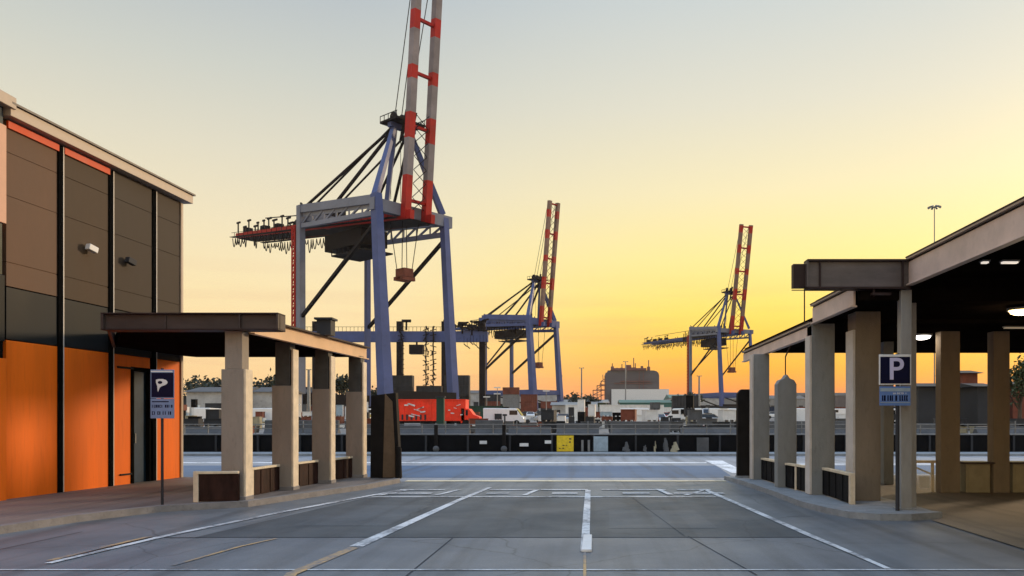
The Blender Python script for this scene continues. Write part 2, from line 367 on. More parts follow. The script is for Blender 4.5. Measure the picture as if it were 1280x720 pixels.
# left pavement with kerb
KL = [(-10.2,-4),(-9.5,6),gp(0,668),gp(95,653),gp(160,645),gp(200,640.5),gp(250,637.5),gp(310,634),gp(385,622.5),gp(460,611.5),gp(500,603.5),(-5.45,23.0)]
def offs(pts, d):
    out = []
    for i, q in enumerate(pts):
        t = (Vector(pts[min(i+1, len(pts)-1)])-Vector(pts[max(i-1, 0)])).normalized(); out.append((q[0]-t.y*d, q[1]+t.x*d))
    return out
KLi = offs(KL, .17)
struct('pavement', MB().prism(KLi+[(-40,23.0),(-40,-4)], -.02, .115), 'sidewalk')
m_ = MB()
for i in range(len(KL)-1): m_.prism([KL[i], KL[i+1], KLi[i+1], KLi[i]], -.02, .125)
struct('pavement_kerb', m_, 'kerb')
# right island
KR = [gp(905,600),gp(930,607),gp(965,619.5),gp(1000,633.5),gp(1032,642),gp(1062,648),gp(1100,651),gp(1140,651),gp(1178,648.5)]
KRi = offs(KR, .2)
m_ = MB()
for i in range(len(KR)-1): m_.prism([KR[i], KR[i+1], KRi[i+1], KRi[i]], -.02, .12)
struct('island_kerb', m_, 'kerb_r')
struct('island_pavement', MB().prism(KRi+[(6.3,15.6),(5.9,23.3),(4.9,23.3)], -.02, .112), 'kerb_r')
struct('hall_floor', MB().sheet([(6.3,14.2),(5.96,13.9),(5.86,10.6),(5.8,6),(5.8,-5),(34,-5),(34,25.2),(5.6,25.2),(5.95,15.5)], .016), 'hall')

# ------------------------------------------------------------------ orange building on the left
def wx(Y): return -13.03+.0625*Y
B = empty('orange_building', (wx(16.5), 16.5, .1), 'two-storey building with orange lower wall and dark bronze cladding above, left of the road', 'building')
dW = Vector((.0625, 1, 0)).normalized(); nW = Vector((1, -.0625, 0)).normalized()
def wp(Y, out=0, z=0): return Vector((wx(Y), Y, z))+nW*out
def wslab(mb, Y0, Y1, z0, z1, o0, o1, mi=0):
    a, b_, c, d = wp(Y0, o0), wp(Y1, o0), wp(Y1, o1), wp(Y0, o1)
    return mb.prism([(q.x, q.y) for q in (a, d, c, b_)], z0, z1, mi)
core = MB(); core.prism([(wx(16.5)-.12,16.5),(wx(22.84)-.12,22.8),(-26,23.7),(-26,16.5)], .1, 8.0)
core.build('wall', 'black', B)
bays = [16.5, 18.06, 19.79, 21.56, 22.84]
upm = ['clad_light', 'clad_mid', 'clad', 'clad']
for i in range(4):
    a, b_ = bays[i]+(.07 if i else 0), bays[i+1]-(.11 if i < 3 else .0)
    up = MB()
    wslab(up, a, b_, 5.02, 6.38, -.11, 0); wslab(up, a, b_, 6.39, 7.28, -.11, 0); wslab(up, a, b_, 7.29, 7.95, -.11, 0); wslab(up, a, b_, 4.52, 5.0, -.11, 0); wslab(up, a+.01, b_-.01, 4.6, 7.9, -.115, -.012)
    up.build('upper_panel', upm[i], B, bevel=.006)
    lo = MB(); wslab(lo, a, b_, 3.42, 4.5, -.11, -.002); lo.build('band_panel', 'clad_black', B, bevel=.006)
    if i == 2:
        w = MB(); wslab(w, a, 20.55, .1, 3.4, -.11, 0); wslab(w, 20.55, 21.36, 3.12, 3.4, -.11, 0); w.build('orange_panel', 'orange', B, bevel=.004)
        d = MB(); wslab(d, 20.66, 21.28, .12, 3.02, -.11, -.07)
        dr = d.build('door', 'blue_door', B)
        h = MB(); q = wp(20.78, -.03, 1.15); h.bar(q, q+Vector((0, 0, .25)), .03); h.build('handle', 'greymetal', dr)
        fr = MB(); wslab(fr, 20.55, 20.65, .1, 3.12, -.11, .03); wslab(fr, 21.29, 21.36, .1, 3.12, -.11, .03); wslab(fr, 20.65, 21.29, 3.03, 3.12, -.11, .03)
        fr.build('door_frame', 'black', B, bevel=.004)
        fr = MB(); wslab(fr, 20.0, 20.6, 3.05, 3.1, .002, .05); wslab(fr, 20.1, 20.55, .35, .39, .002, .04); fr.build('panel_trim', 'clad_black', B)
    else:
        w = MB(); wslab(w, a, b_, .1, 3.4, -.11, 0); w.build('orange_panel', 'orange', B, bevel=.004)
    if i < 2:
        w = MB(); wslab(w, a, b_, 7.78, 7.93, .002, .05); w.build('panel_trim', 'orange_trim', B)
for i in (1, 2, 3):
    w = MB(); wslab(w, bays[i]+.035, bays[i]+.065, .12, 7.93, -.05, .035); w.build('mullion', 'white_trim_lit_face', B, bevel=.003)
    w = MB(); wslab(w, bays[i]-.105, bays[i]+.033, .12, 7.93, -.1, .03); w.build('recess_strip', 'black', B)
w = MB(); wslab(w, 22.76, 22.86, .1, 7.93, -.1, .04); w.build('corner_trim', 'cornice', B, bevel=.004)
c = MB(); wslab(c, 16.35, 23.05, 7.97, 8.2, -.5, .22); w2 = MB(); wslab(w2, 16.3, 23.1, 8.205, 8.25, -.55, .27)
c.build('cornice', 'cornice', B, bevel=.01); w2.build('roof_edge', 'cornice_dark', B)
w = MB(); w.prism([(wx(16.5)-.2,16.4),(wx(22.84)-.2,23.0),(-26,23.9),(-26,16.4)], 8.0, 8.15); w.build('roof', 'cornice_dark', B)
# projecting front block
fb = MB()
def blk(z0, z1, o_, name, m):
    q = MB(); q.box(-26, -11.86+o_, 8.0, 16.32+o_, z0, z1); return q.build(name, m, B, bevel=.01)
blk(.1, 3.0, 0, 'orange_panel', 'orange'); blk(3.0, 3.35, -.04, 'band_panel', 'black'); blk(3.35, 4.7, -.02, 'band_panel', 'clad_black')
blk(4.7, 5.75, -.05, 'window', 'win'); blk(5.75, 7.75, 0, 'render_panel', 'peach'); blk(7.75, 8.12, -.04, 'band_panel', 'win'); blk(8.12, 8.36, .12, 'cornice', 'cornice')
w = MB()
for y in (10.5, 13.0, 15.4): w.box(-11.9, -11.83, y, y+.08, 4.7, 5.75)
w.build('window_frame', 'white_trim_lit_face', B)
# wall fixtures
for (px, py, m) in ((109,311,'white'),(158,327,'darkgrey')):
    kx = (px-CX)/F; Y = -13.03/(kx-.0625); z = H+(CY-py)/F*Y; q = wp(Y, .0, z)
    L_ = MB(); L_.bar(q, q+nW*.18, .06); L_.bar(q+nW*.1+Vector((0,-.14,.03)), q+nW*.16+Vector((0,.1,-.03)), .13, .14)
    L_.build('wall_floodlight', m, B, bevel=.01)

# ------------------------------------------------------------------ left canopy
CA = empty('road_canopy', (-8.5, 19.5, .11), 'brown steel canopy on four concrete columns joined to the orange building', 'canopy')
zb, zt = 3.55, 3.9
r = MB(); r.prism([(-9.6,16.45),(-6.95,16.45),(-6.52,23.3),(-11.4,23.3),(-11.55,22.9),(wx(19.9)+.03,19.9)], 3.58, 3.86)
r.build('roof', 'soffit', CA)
b = MB(); b.box(-9.75, -6.2, 16.08, 16.12, zb+.03, zt-.03); b.box(-9.75,-6.2, 16.0,16.4, zt-.03, zt, 1); b.box(-9.75,-6.2,16.0,16.4,zb,zb+.03,1)
b.box(-6.24,-6.2,16.0,16.4,zb+.03,zt-.03); b.box(-9.75,-9.7,16.0,16.4,zb+.03,zt-.03); b.box(-7.0,-6.97,16.02,16.08,zb+.03,zt-.03)
b.box(-8.5,-8.47,16.05,16.08,zb+.03,zt-.03)
b.build('front_beam', ['beam', 'beam_edge'], CA, bevel=.004)
b = MB(); b.bar((-9.7,16.2,3.72),(wx(19.9),19.9,3.72),.06,.34); b.build('side_beam', 'beam', CA)
b = MB(); b.bar((-6.95,16.42,3.69),(-6.50,23.4,3.69),.05,.3); b.bar((-6.9,16.42,3.86),(-6.45,23.4,3.86),.16,.04,mi=1); b.bar((-6.9,16.42,3.53),(-6.46,23.4,3.53),.12,.03)
b.build('side_beam', ['fascia_orange_lit', 'beam_edge'], CA, bevel=.004)
b = MB(); b.box(-6.75,-6.4,19.9,20.25,3.87,4.25); b.box(-6.8,-6.35,19.85,20.3,4.25,4.3); b.build('roof_vent', 'darkgrey', CA)
cols = [(-6.98,16.2),(-6.90,18.6),(-6.66,20.6),(-6.42,22.7)]
for i, (x, y) in enumerate(cols):
    c = MB(); zs = 2.78 if i == 0 else 2.55
    c.box(x-.45, x, y, y+.36, .11, zs); 
    cc = c.build('column', 'concrete_col', CA, bevel=.012)
    c = MB(); c.box(x-.47, x+.06, y-.02, y+.38, .11, .20); c.build('plinth', 'kerb', cc, bevel=.01)
    c = MB(); c.box(x-.38, x-.03, y+.01, y+.34, zs, 3.57); c.build('column_head', 'concrete_col' if i == 0 else 'col_band', cc, bevel=.01)
    c = MB(); c.box(x+.002, x+.05, y+.0, y+.34, .12, zs if i==0 else 3.4); c.build('lit_face_strip', 'cream_trim_lit_face', cc, bevel=.008)  # cream strip paints the sunlit side face of the column
def low_panel(parent_name, p0, p1, z1, m, label, group, posts=(), capm='cap', side=.06):
    p0 = Vector((*p0, 0)); p1 = Vector((*p1, 0)); mid = (p0+p1)/2
    e = empty(parent_name, (mid.x, mid.y, .11), label, 'barrier', group)
    d = (p1-p0).normalized()
    q = MB(); zc = (.13+z1-.05)/2; q.bar((p0.x,p0.y,zc),(p1.x,p1.y,zc), .06, z1-.05-.13); qp = q
    q = MB(); q.bar((p0.x,p0.y,z1-.02),(p1.x,p1.y,z1-.02), .13, .05); q.build('cap_rail', capm, e, bevel=.006)
    n_ = max(1, int((p1-p0).length/.45)); 
    q = qp; a = d.cross(Vector((0,0,1)))
    for i in range(n_+1):
        c_ = p0.lerp(p1, i/n_)
        for s_ in (-1, 1): q.bar((c_+a*.034*s_)+Vector((0,0,.14)), (c_+a*.034*s_)+Vector((0,0,z1-.06)), .025, .008)
    q.build('panel', m, e, bevel=.003)
    for t in posts:
        c_ = p0.lerp(p1, t); q = MB(); q.box(c_.x-.05,c_.x+.05,c_.y-.05,c_.y+.05,.11,z1+.01); q.build('post', 'cream_trim_lit_face', e, bevel=.006)
    return e
gl = 'low panels between the left canopy columns'
low_panel('low_barrier', (-7.80,15.95),(-7.02,16.08),.72,'panel','dark rusted low panel with cream end post, left of the first canopy column',gl,(0,))
low_panel('low_barrier', (-7.25,16.62),(-7.2,18.55),.72,'panel','dark low panel with a white upright between first and second left columns',gl,(.28,))
low_panel('low_barrier', (-7.12,18.98),(-6.98,20.55),.72,'panel','dark low panel between second and third left columns',gl)
low_panel('low_barrier', (-6.9,20.98),(-6.72,22.65),.72,'panel','dark low panel between third and last left columns',gl)

# pylons at the canopy ends
def pylon(x0, x1, y0, y1, zt_, label, name, m, mf):
    e = empty(name, ((x0+x1)/2, (y0+y1)/2, .11), label, 'pylon')
    q = MB(); q.add([(x0-.02,y0,.11),(x1+.12,y0,.11),(x1+.12,y1,.11),(x0-.02,y1,.11),(x0,y0,zt_-.08),(x1,y0,zt_),(x1,y1,zt_),(x0,y1,zt_-.08)],
         [(0,3,2,1),(4,5,6,7),(0,1,5,4),(1,2,6,5),(2,3,7,6),(3,0,4,7)]); q.build('body', m, e, bevel=.015)
    q = MB(); q.add([(x1-.36,y0-.02,.13),(x1+.02,y0-.02,.13),(x1-.09,y0-.02,zt_-.25),(x1-.30,y0-.02,zt_-.02),(x1-.36,y0-.004,.13),(x1+.02,y0-.004,.13),(x1-.09,y0-.004,zt_-.25),(x1-.30,y0-.004,zt_-.02)],
         [(0,1,2,3),(7,6,5,4),(0,4,5,1),(1,5,6,2),(2,6,7,3),(3,7,4,0)]); q.build('face_plate', mf, e)
    return e
M['pylon_brown'] = mat('pylon_brown', (.13,.085,.05), .6, var=.25, scale=3, spec=0.2)
M['pylon_dark'] = mat('pylon_dark', (.016,.014,.013), .6, var=.3, scale=3, spec=0.05)
pylon(-6.12,-5.42,22.55,22.85,2.52,'tapered dark pylon with brown face past the left canopy','end_pylon','pylon_dark','pylon_brown')
q = MB(); q.tube((-5.32,22.45,.11),(-5.32,22.45,.95),.09,n=12); q.tube((-5.32,22.45,.95),(-5.32,22.45,1.0),.07,n=12)
tag(q.build('bollard','pylon_dark'),'short black bollard at the foot of the brown faced pylon','bollard')
e = empty('end_pylon', (4.4,22.8,.11), 'plain rounded-top black pylon past the right canopy', 'pylon')
q = MB(); z=2.62; pr=[(4.24,.11),(4.66,.11),(4.66,z),(4.34,z),(4.24,z-.12)]
q.add([(a,22.65,b_) for a,b_ in pr]+[(a,22.9,b_) for a,b_ in pr],[(0,1,2,3,4),(9,8,7,6,5)]+[(i,(i+1)%5,5+(i+1)%5,5+i) for i in range(5)])
q.build('body','pylon_dark',e,bevel=.02)
q = MB(); q.box(4.22,4.68,22.63,22.92,.11,.17); q.build('base','kerb_r',e)

# ------------------------------------------------------------------ right canopy
CR = empty('terminal_canopy', (12, 15, .02), 'large stepped steel canopy with lit lamps under its black ceiling, right of the road', 'canopy')
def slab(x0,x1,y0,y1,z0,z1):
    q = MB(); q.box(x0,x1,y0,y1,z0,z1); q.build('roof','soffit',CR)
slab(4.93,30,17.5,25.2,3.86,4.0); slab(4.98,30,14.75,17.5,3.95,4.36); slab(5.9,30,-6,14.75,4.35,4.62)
def fascia(x, y0, y1, z0, z1):      # channel edge beam facing the road
    q = MB(); q.box(x+.03,x+.07,y0,y1,z0+.03,z1-.075); q.box(x-.02,x+.1,y0,y1,z0,z0+.03)
    q.build('edge_beam','fascia',CR,bevel=.004)
    q = MB(); q.box(x+.05,x+.3,y0,y1,z1-.075,z1-.04); q.build('flange','beam_edge',CR)
    q = MB(); q.box(x-.02,x+.3,y0,y1,z1-.04,z1-.005); q.build('gutter','cornice',CR,bevel=.004)
    q = MB(); q.box(x-.03,x+.31,y0,y1,z1-.004,z1+.015); q.build('roof_edge','beam_edge',CR)
fascia(4.87,17.52,25.25,3.57,3.9); fascia(4.88,14.8,17.5,3.84,4.27); fascia(5.8,-6,14.55,4.19,4.7)
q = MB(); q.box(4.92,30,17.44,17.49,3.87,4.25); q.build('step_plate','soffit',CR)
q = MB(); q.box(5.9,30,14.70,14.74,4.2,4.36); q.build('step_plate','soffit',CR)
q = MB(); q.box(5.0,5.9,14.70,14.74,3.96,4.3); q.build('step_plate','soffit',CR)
q = MB(); y0=14.5
q.box(4.0,5.85,y0+.05,y0+.09,4.17,4.63); q.box(3.98,5.85,y0,y0+.26,4.63,4.67,1); q.box(3.98,5.85,y0,y0+.26,4.13,4.17,1); q.box(3.97,4.0,y0,y0+.26,4.17,4.63)
q.box(4.2,4.23,y0+.01,y0+.05,4.17,4.63,1); q.box(5.7,5.73,y0,y0+.05,4.17,4.63,1)
q.box(3.75,4.0,y0+.1,y0+.26,4.17,4.6,1)
q.build('cantilever_beam',['beam_r','beam_edge'],CR,bevel=.004)
q = MB(); q.box(3.7,4.9,y0+.02,y0+.04,4.1,4.115); q.tube((3.95,y0+.1,4.13),(3.95,y0+.1,3.5),.012,n=6); q.tube((5.2,y0+.05,4.13),(5.2,y0+.05,4.0),.02,n=6); q.box(5.15,5.5,y0,y0+.1,4.02,4.06)
q.build('cable_tray','beam_edge',CR)
def column(x0,x1,y,yd,z1,m,lit_face=None,name='column',z0=.11):
    q = MB(); q.box(x0,x1,y,y+yd,z0,z1); cc = q.build(name,m,CR,bevel=.012)
    if lit_face is not None:
        q = MB(); q.box(x0-.055,x0-.003,y,y+yd-.04,z0+.01,min(z1,3.6)-.02); q.build('lit_face_strip',lit_face,cc,bevel=.008)  # pale strip paints light on the column's left face
    return cc
column(4.90,5.40,17.5,.4,3.86,'concrete_col_r','white_trim_lit_face')
column(4.56,4.99,22.0,.35,3.565,'concrete_col_r','white_trim_lit_face')
# pointed column that stops short of the roof, with a rod up to it
q = MB(); pr=[(4.60,.11),(5.06,.11),(5.06,2.62),(5.0,2.72),(4.90,2.76),(4.83,2.86),(4.76,2.76),(4.66,2.72),(4.60,2.62)]
n_=len(pr); q.add([(a,19.4,b_) for a,b_ in pr]+[(a,19.75,b_) for a,b_ in pr],[tuple(range(n_)),tuple(range(n_,2*n_))[::-1]]+[(i,(i+1)%n_,n_+(i+1)%n_,n_+i) for i in range(n_)])
cc = q.build('pointed_column','concrete_col_r',CR,bevel=.012); q=MB(); q.tube((4.83,19.57,2.8),(4.83,19.57,3.3),.015,n=6); q.bar((4.83,19.57,3.3),(5.1,19.57,3.86),.03); q.build('rod','beam_edge',cc)
column(5.42,5.93,16.2,.5,3.95,'concrete_warm','white_trim_lit_face')
column(8.38,8.84,19.0,.3,3.86,'concrete_warm',None,z0=.02)
column(9.63,10.02,19.0,.3,3.86,'concrete_warm',None,z0=.02)
column(10.9,11.3,19.0,.3,3.86,'concrete_warm',None,z0=.02)
column(7.95,8.22,21.5,.3,3.86,'concrete_col_r',None,z0=.02)
for x in (15.0, 20.5): column(x,x+.45,19.0,.45,3.86,'concrete_warm','cream_trim_lit_face',z0=.02)
for x,y in ((15,8),(21,8)): column(x,x+.45,y,.45,4.35,'concrete_warm',None,z0=.02)
q = MB(); q.box(5.72,5.92,14.62,14.8,.112,4.13); q.box(5.66,5.98,14.56,14.86,.112,.14); pc = q.build('steel_post','steel_post',CR,bevel=.006)
q = MB(); q.box(5.94,6.16,15.0,15.2,.1,3.95); q.build('steel_post','steel_post',CR,bevel=.006)
# lamps under the ceiling
def lamp(px,py,z,kind,power,m='lamp'):
    Y=(z-H)/((CY-py)/F); x=(px-CX)/F*Y
    q = MB()
    if kind=='disc': q.tube((x,Y,z-.005),(x,Y,z-.06),.21,.17,n=28); q.tube((x,Y,z-.06),(x,Y,z-.085),.17,.09,n=28)
    else: q.box(x-power,x+power,Y-.04,Y+.04,z-.03,z-.005)
    hb = MB(); 
    if kind=='disc': hb.disc((x,Y,z+.02),(0,0,1),.24,.045,n=24)
    else: hb.box(x-power-.02,x+power+.02,Y-.06,Y+.06,z-.004,z+.02)
    h = hb.build('ceiling_lamp','greymetal',CR); q.build('diffuser',m,h)
    if kind=='disc':
        L_=bpy.data.lights.new('lamp_light','POINT'); L_.energy=power; L_.color=(1,.72,.42); L_.shadow_soft_size=.15
        lo=bpy.data.objects.new('lamp_light',L_); lo.location=(x,Y,z-.2); lo['category']='light'; lo['label']='glow of a round ceiling lamp'; col.objects.link(lo)
        lo.parent=h; lo.location=Vector((x,Y,z-.2))-accloc(h)
        del lo['category']; del lo['label']
lamp(1152,420,3.78,'disc',5); lamp(1276,388,3.86,'disc',22,'lamp_warm')
lamp(1231,327,4.30,'bar',.045,'lamp_dim'); lamp(1262,327,4.30,'bar',.12,'lamp_dim'); lamp(1268,409,3.8,'bar',.22,'lamp_dim2')
lamp(1345,360,4.27,'disc',20,'lamp_warm')

gr_ = 'low panels between the right canopy columns'
low_panel('low_barrier',(5.16,17.45),(5.13,15.55),.71,'panel_r','black low panel with cream end post, nearest under the right canopy',gr_,(1,))
low_panel('low_barrier',(4.82,19.35),(4.98,17.92),.71,'panel_r','black low panel between the pointed column and the wide grey column',gr_,(.45,),)
low_panel('low_barrier',(4.80,21.95),(4.86,19.85),.71,'panel_r','short black low panel just before the last right column',gr_)

# khaki cabinets between the hall columns
def cabinet(x0,x1,y,label):
    e = empty('cabinet',((x0+x1)/2,y+.25,.02),label,'cabinet','low cabinets under the right canopy')
    q=MB(); q.box(x0,x1,y,y+.5,.02,.70); q.build('body','cab',e,bevel=.01)
    q=MB(); q.box(x0-.05,x1+.1,y-.05,y+.55,.70,.75); q.build('top','beam',e,bevel=.006)
    q=MB(); q.box(x0+.05,x1-.05,y-.015,y-.002,.1,.64); q.build('door','cab',e,bevel=.004)
cabinet(9.0,9.58,19.05,'khaki cabinet with dark top between the two warm lit hall columns')
cabinet(10.12,10.8,19.05,'khaki cabinet at the right edge beside the second hall column')
e = empty('barrier_frame',(8.05,19.2,.02),'pale open metal barrier frame left of the first hall column','barrier')
q=MB()
for x in (7.86,8.28): q.box(x-.03,x+.03,19.2,19.26,.02,.72)
q.box(7.8,8.34,19.18,19.28,.72,.78); q.build('frame','cream_trim_lit_face',e,bevel=.005)
q=MB(); q.box(7.95,8.2,19.2,19.24,.12,.4); q.bar((7.9,19.22,.6),(8.25,19.22,.45),.04); q.build('plate','white',e)

# ------------------------------------------------------------------ signs
def small_marks(parent, x0, x1, y, rows, m, seed):   # lines of lettering too small to read in the photo
    rd=random.Random(seed); q=MB()
    for (z,h) in rows:
        x=x0
        while x<x1-.02:
            w=rd.uniform(.018,.034)
            if rd.random()<.16: x+=w; continue
            k=rd.choice('OILCU')
            t=h*.22
            if k in 'ILUO': q.box(x,x+t,y-.004,y,z,z+h)
            if k in 'OU': q.box(x+w-t,x+w,y-.004,y,z,z+h)
            if k in 'OLUC': q.box(x,x+w,y-.0045,y-.0005,z,z+t)
            if k in 'OC': q.box(x,x+w,y-.0045,y-.0005,z+h-t,z+h)
            if k=='C': q.box(x,x+t,y-.004,y,z,z+h)
            x+=w+.012
    q.build('lettering',m,parent)
# right sign
e = empty('parking_sign',(5.70,14.45,.112),'parking sign with pale P on black above a blue plate, at right','sign')
Y=14.4; x0=(1099-CX)/F*Y; x1=(1139-CX)/F*Y; xm=(x0+x1)/2
q=MB(); q.tube((xm+.06,Y+.05,.112),(xm+.06,Y+.05,2.95),.035,n=12); q.build('pole','darkgrey',e)
q=MB(); q.box(x0,x1,Y,Y+.025,H+(CY-481)/F*Y,H+(CY-443)/F*Y); b1=q.build('plate','sign_white',e,bevel=.006)
q=MB(); q.box(x0+.02,x1-.02,Y-.004,Y-.001,H+(CY-479.5)/F*Y,H+(CY-446)/F*Y); q.build('face','sign_navy',b1)
text_mesh('letter','P',.56,(xm+.01,Y-.008,H+(CY-462.5)/F*Y),'sign_lav',e,.006)
zA=H+(CY-507)/F*Y; zB=H+(CY-483)/F*Y
q=MB(); q.box(x0+.01,x1-.01,Y+.002,Y+.02,zA,zB); b2=q.build('lower_plate','sign_blue',e,bevel=.004)
q=MB(); q.box(x0+.02,x1-.02,Y-.0015,Y+.0015,zB-.09,zB-.03); q.box(x0+.02,x1-.02,Y-.0015,Y+.0015,zA+.05,zA+.065); q.build('stripe','paleblue',b2)
small_marks(b2,x0+.05,x1-.06,Y+.001,((zA+.085,.10),),'sign_navy',3)
small_marks(b2,x0+.25,x1-.04,Y+.001,((zB-.14,.03),),'sign_white',5)
# left sign
e = empty('parking_sign',(-8.25,15.4,.115),'parking sign on a thin pole in front of the orange wall','sign')
Y=15.4; x0=(188-CX)/F*Y; x1=(217.5-CX)/F*Y; xm=(x0+x1)/2
q=MB(); q.tube((xm-.02,Y+.04,.115),(xm-.02,Y+.04,2.75),.025,n=12); q.build('pole','darkgrey',e)
q=MB(); q.box(x0,x1,Y,Y+.02,H+(CY-498)/F*Y,H+(CY-462)/F*Y); b1=q.build('plate','sign_blue2',e,bevel=.005)
q=MB(); q.box(x0+.02,x1-.01,Y-.004,Y-.001,H+(CY-496.5)/F*Y,H+(CY-466)/F*Y); q.build('face','sign_navy',b1)
q=MB(); q.box(x0+.01,x1-.03,Y-.003,Y-.001,H+(CY-465)/F*Y,H+(CY-463.5)/F*Y); q.build('stripe','sign_white',b1)
# the letter P as the photo draws it: a fat bowl with a dark eye and a short pointed stem
zc=H+(CY-479.5)/F*Y; xc=xm-.005
out=[(-.11,.075),(-.06,.088),(.02,.088),(.08,.07),(.115,.03),(.10,-.005),(.06,-.03),(.0,-.05),(-.035,-.075),(-.055,-.115),(-.07,-.16),(-.08,-.12),(-.085,-.05),(-.11,.02)]
q=MB(); n_=len(out); q.add([(xc+a,Y-.012,zc+b_) for a,b_ in out]+[(xc+a,Y-.005,zc+b_) for a,b_ in out],[tuple(range(n_)),tuple(range(n_,2*n_))[::-1]]+[(i,(i+1)%n_,n_+(i+1)%n_,n_+i) for i in range(n_)])
q.build('letter','sign_white',e)
q=MB(); q.add([(xc-.03+.045*math.cos(t/12*6.2832),Y-.0135,zc+.022+.03*math.sin(t/12*6.2832)) for t in range(12)],[tuple(range(12))]); q.build('letter_counter','sign_navy',e)
zA=H+(CY-523)/F*Y; zB=H+(CY-498.5)/F*Y
q=MB(); q.box(x0,x1,Y,Y+.02,zA,zB); b2=q.build('lower_plate','sign_blue2',e,bevel=.004)
q=MB(); q.box(x0+.03,x1-.1,Y-.003,Y-.0005,zB-.065,zB-.045); q.build('stripe','sign_navy',b2)
small_marks(b2,x0+.03,x1-.03,Y,((zB-.17,.055),(zA+.07,.065)),'sign_navy',9)

# ------------------------------------------------------------------ parapet and its fittings
PP = empty('parapet_wall',(0,41.2,0),'long low black parapet wall across the far side of the cross street','wall')
q=MB(); q.box(-90,90,41.0,41.3,-.02,.98); q.build('wall','parapet',PP)
q=MB(); q.box(-90,90,40.94,41.36,.98,1.05); q.build('coping','greymetal',PP,bevel=.01)
q=MB()
for i in range(-40,41):
    x=i*2.15+.3; q.box(x-.05,x+.05,40.93,40.998,.0,.97)
q.build('pilaster','darkgrey',PP)
def pplate(px0,px1,py0,py1,m,name,label,cat,t=.04,group=None):
    Y=40.9; q=MB(); a=at(px0,py1,Y); b_=at(px1,py0,Y); q.box(a.x,b_.x,Y,Y+t-.005,max(a.z,.14),b_.z)
    return tag(q.build(name,m,bevel=.006),label,cat,group), a, b_
o,a,b_=pplate(696,717,544.5,567,'yellow','yellow_notice','bright yellow notice plate with dark markings on the black parapet','sign')
rd=random.Random(4); q=MB()
for r_ in range(4):
    for c_ in range(4):
        if rd.random()<.6: x=a.x+.12+c_*.17; z=.27+r_*.16; q.box(x,x+rd.uniform(.06,.14),40.89,40.897,z,z+rd.uniform(.03,.09))
q.build('marking','beam',o)
pplate(742,760,545.5,566,'paleblue','blank_panel','pale blue-grey blank panel on the parapet right of the yellow notice','panel')
pplate(871,886,547,569,'barrier','blank_panel','pale grey concrete panel near the right end of the parapet','panel')
for i,px in enumerate((728,736)): pplate(px-1.4,px+1.4,550,566,'greymetal','wall_bar','short grey upright bar between the yellow notice and pale panel','bar',group='pair of upright bars')
for px,w,py in ((604,9,553),(655,11,556),(685,8,552.5)): pplate(px-w/2,px+w/2,py-2,py+2,'white','small_plate','tiny white plate on the parapet left of the yellow notice','plate',group='tiny white plates on the parapet')
for px,n_ in ((545,'stained round float hanging on the parapet below the red load'),(630,'stained round float hanging on the parapet in the middle')):
    p_=at(px,560,40.85); e=empty('hanging_float',(p_.x,40.85,.14),n_,'float')
    q=MB(); 
    for k in range(6):
        t0=-math.pi/2+math.pi*k/6; t1=t0+math.pi/6
        q.tube((p_.x,40.85,p_.z-.05+.17*math.sin(t0)),(p_.x,40.85,p_.z-.05+.17*math.sin(t1)),max(.01,.17*math.cos(t0)),max(.01,.17*math.cos(t1)),n=12)
    q.build('ball','barrier',e); q=MB(); q.box(p_.x-.09,p_.x+.09,40.82,40.9,p_.z+.13,1.5); q.build('strap','pylon_dark',e)
p_=at(805,556,40.8)
for px,c_,lab in ((784,'barrier','grey sack leaning on the parapet right of the pale blue panel'),(806,'barrier','small grey bag at the foot of the parapet'),(832,'barrier','grey bundle beside the yellowish bundle at the parapet foot'),(845,'cab','yellowish bundle at the parapet foot'),(819,'cab','thin khaki roll standing at the parapet foot')):
    q=MB(); p_=at(px,560,40.5); w={784:.35,806:.15,832:.3,845:.42,819:.1}[px]; h={784:.5,806:.35,832:.7,845:.5,819:.55}[px]
    rd=random.Random(px)
    for k in range(5):
        x=p_.x+rd.uniform(-w*.3,w*.3); z0=.13+h*k/6; q.tube((x,40.5,z0),(x+rd.uniform(-.05,.05),40.5,z0+h*.35),w*.5*(1-k*.13),w*.35*(1-k*.13),n=9)
    tag(q.build('sack',c_),lab,'sack')
# grey barriers and rails just behind the parapet
bar_src=None
spans=[(-60,-53),(-51,-45),(-44,-38),(-36,-30),(-29,-24.5),(-23.5,-19),(-17.5,-13.5),(-12.5,-10.4),(-10.2,-6.4),(-6.1,-4.6),(-4.3,-2.0),(-1.7,.6),(1.2,4.4),(5.0,8.5),(9.5,14),(15,20),(21,27)]
for i,(x0,x1) in enumerate(spans):
    q=MB(); h=1.55+.2*math.sin(i*2.3)
    q.extrude_profile([(-.3,.9),(.3,.9),(.3,1.05),(.14,1.25),(.1,h),(-.1,h),(-.14,1.25),(-.3,1.05)],(x0,43.4,0),(x1,43.4,0))
    side='left' if x0<-12 else 'right' if x0>5 else 'middle'
    tag(q.build('concrete_barrier','barrier',bevel=.02),'grey concrete barrier block in the row behind the parapet, %s part'%side,'barrier','concrete barrier blocks behind the parapet, %s part'%side)
RA=empty('guard_rail',(0,42.2,1.0),'thin grey steel guard rail on posts along the top of the parapet','railing')
q=MB()
for z in (1.28,1.5): q.box(-90,90,42.05,42.1,z,z+.045)
q.build('rail','greymetal',RA)
q=MB()
for i in range(-72,73): q.box(i*1.25-.025,i*1.25+.025,42.101,42.15,.9,1.56 if i%3 else 1.7)
q.build('post','greymetal',RA)['kind']='stuff'

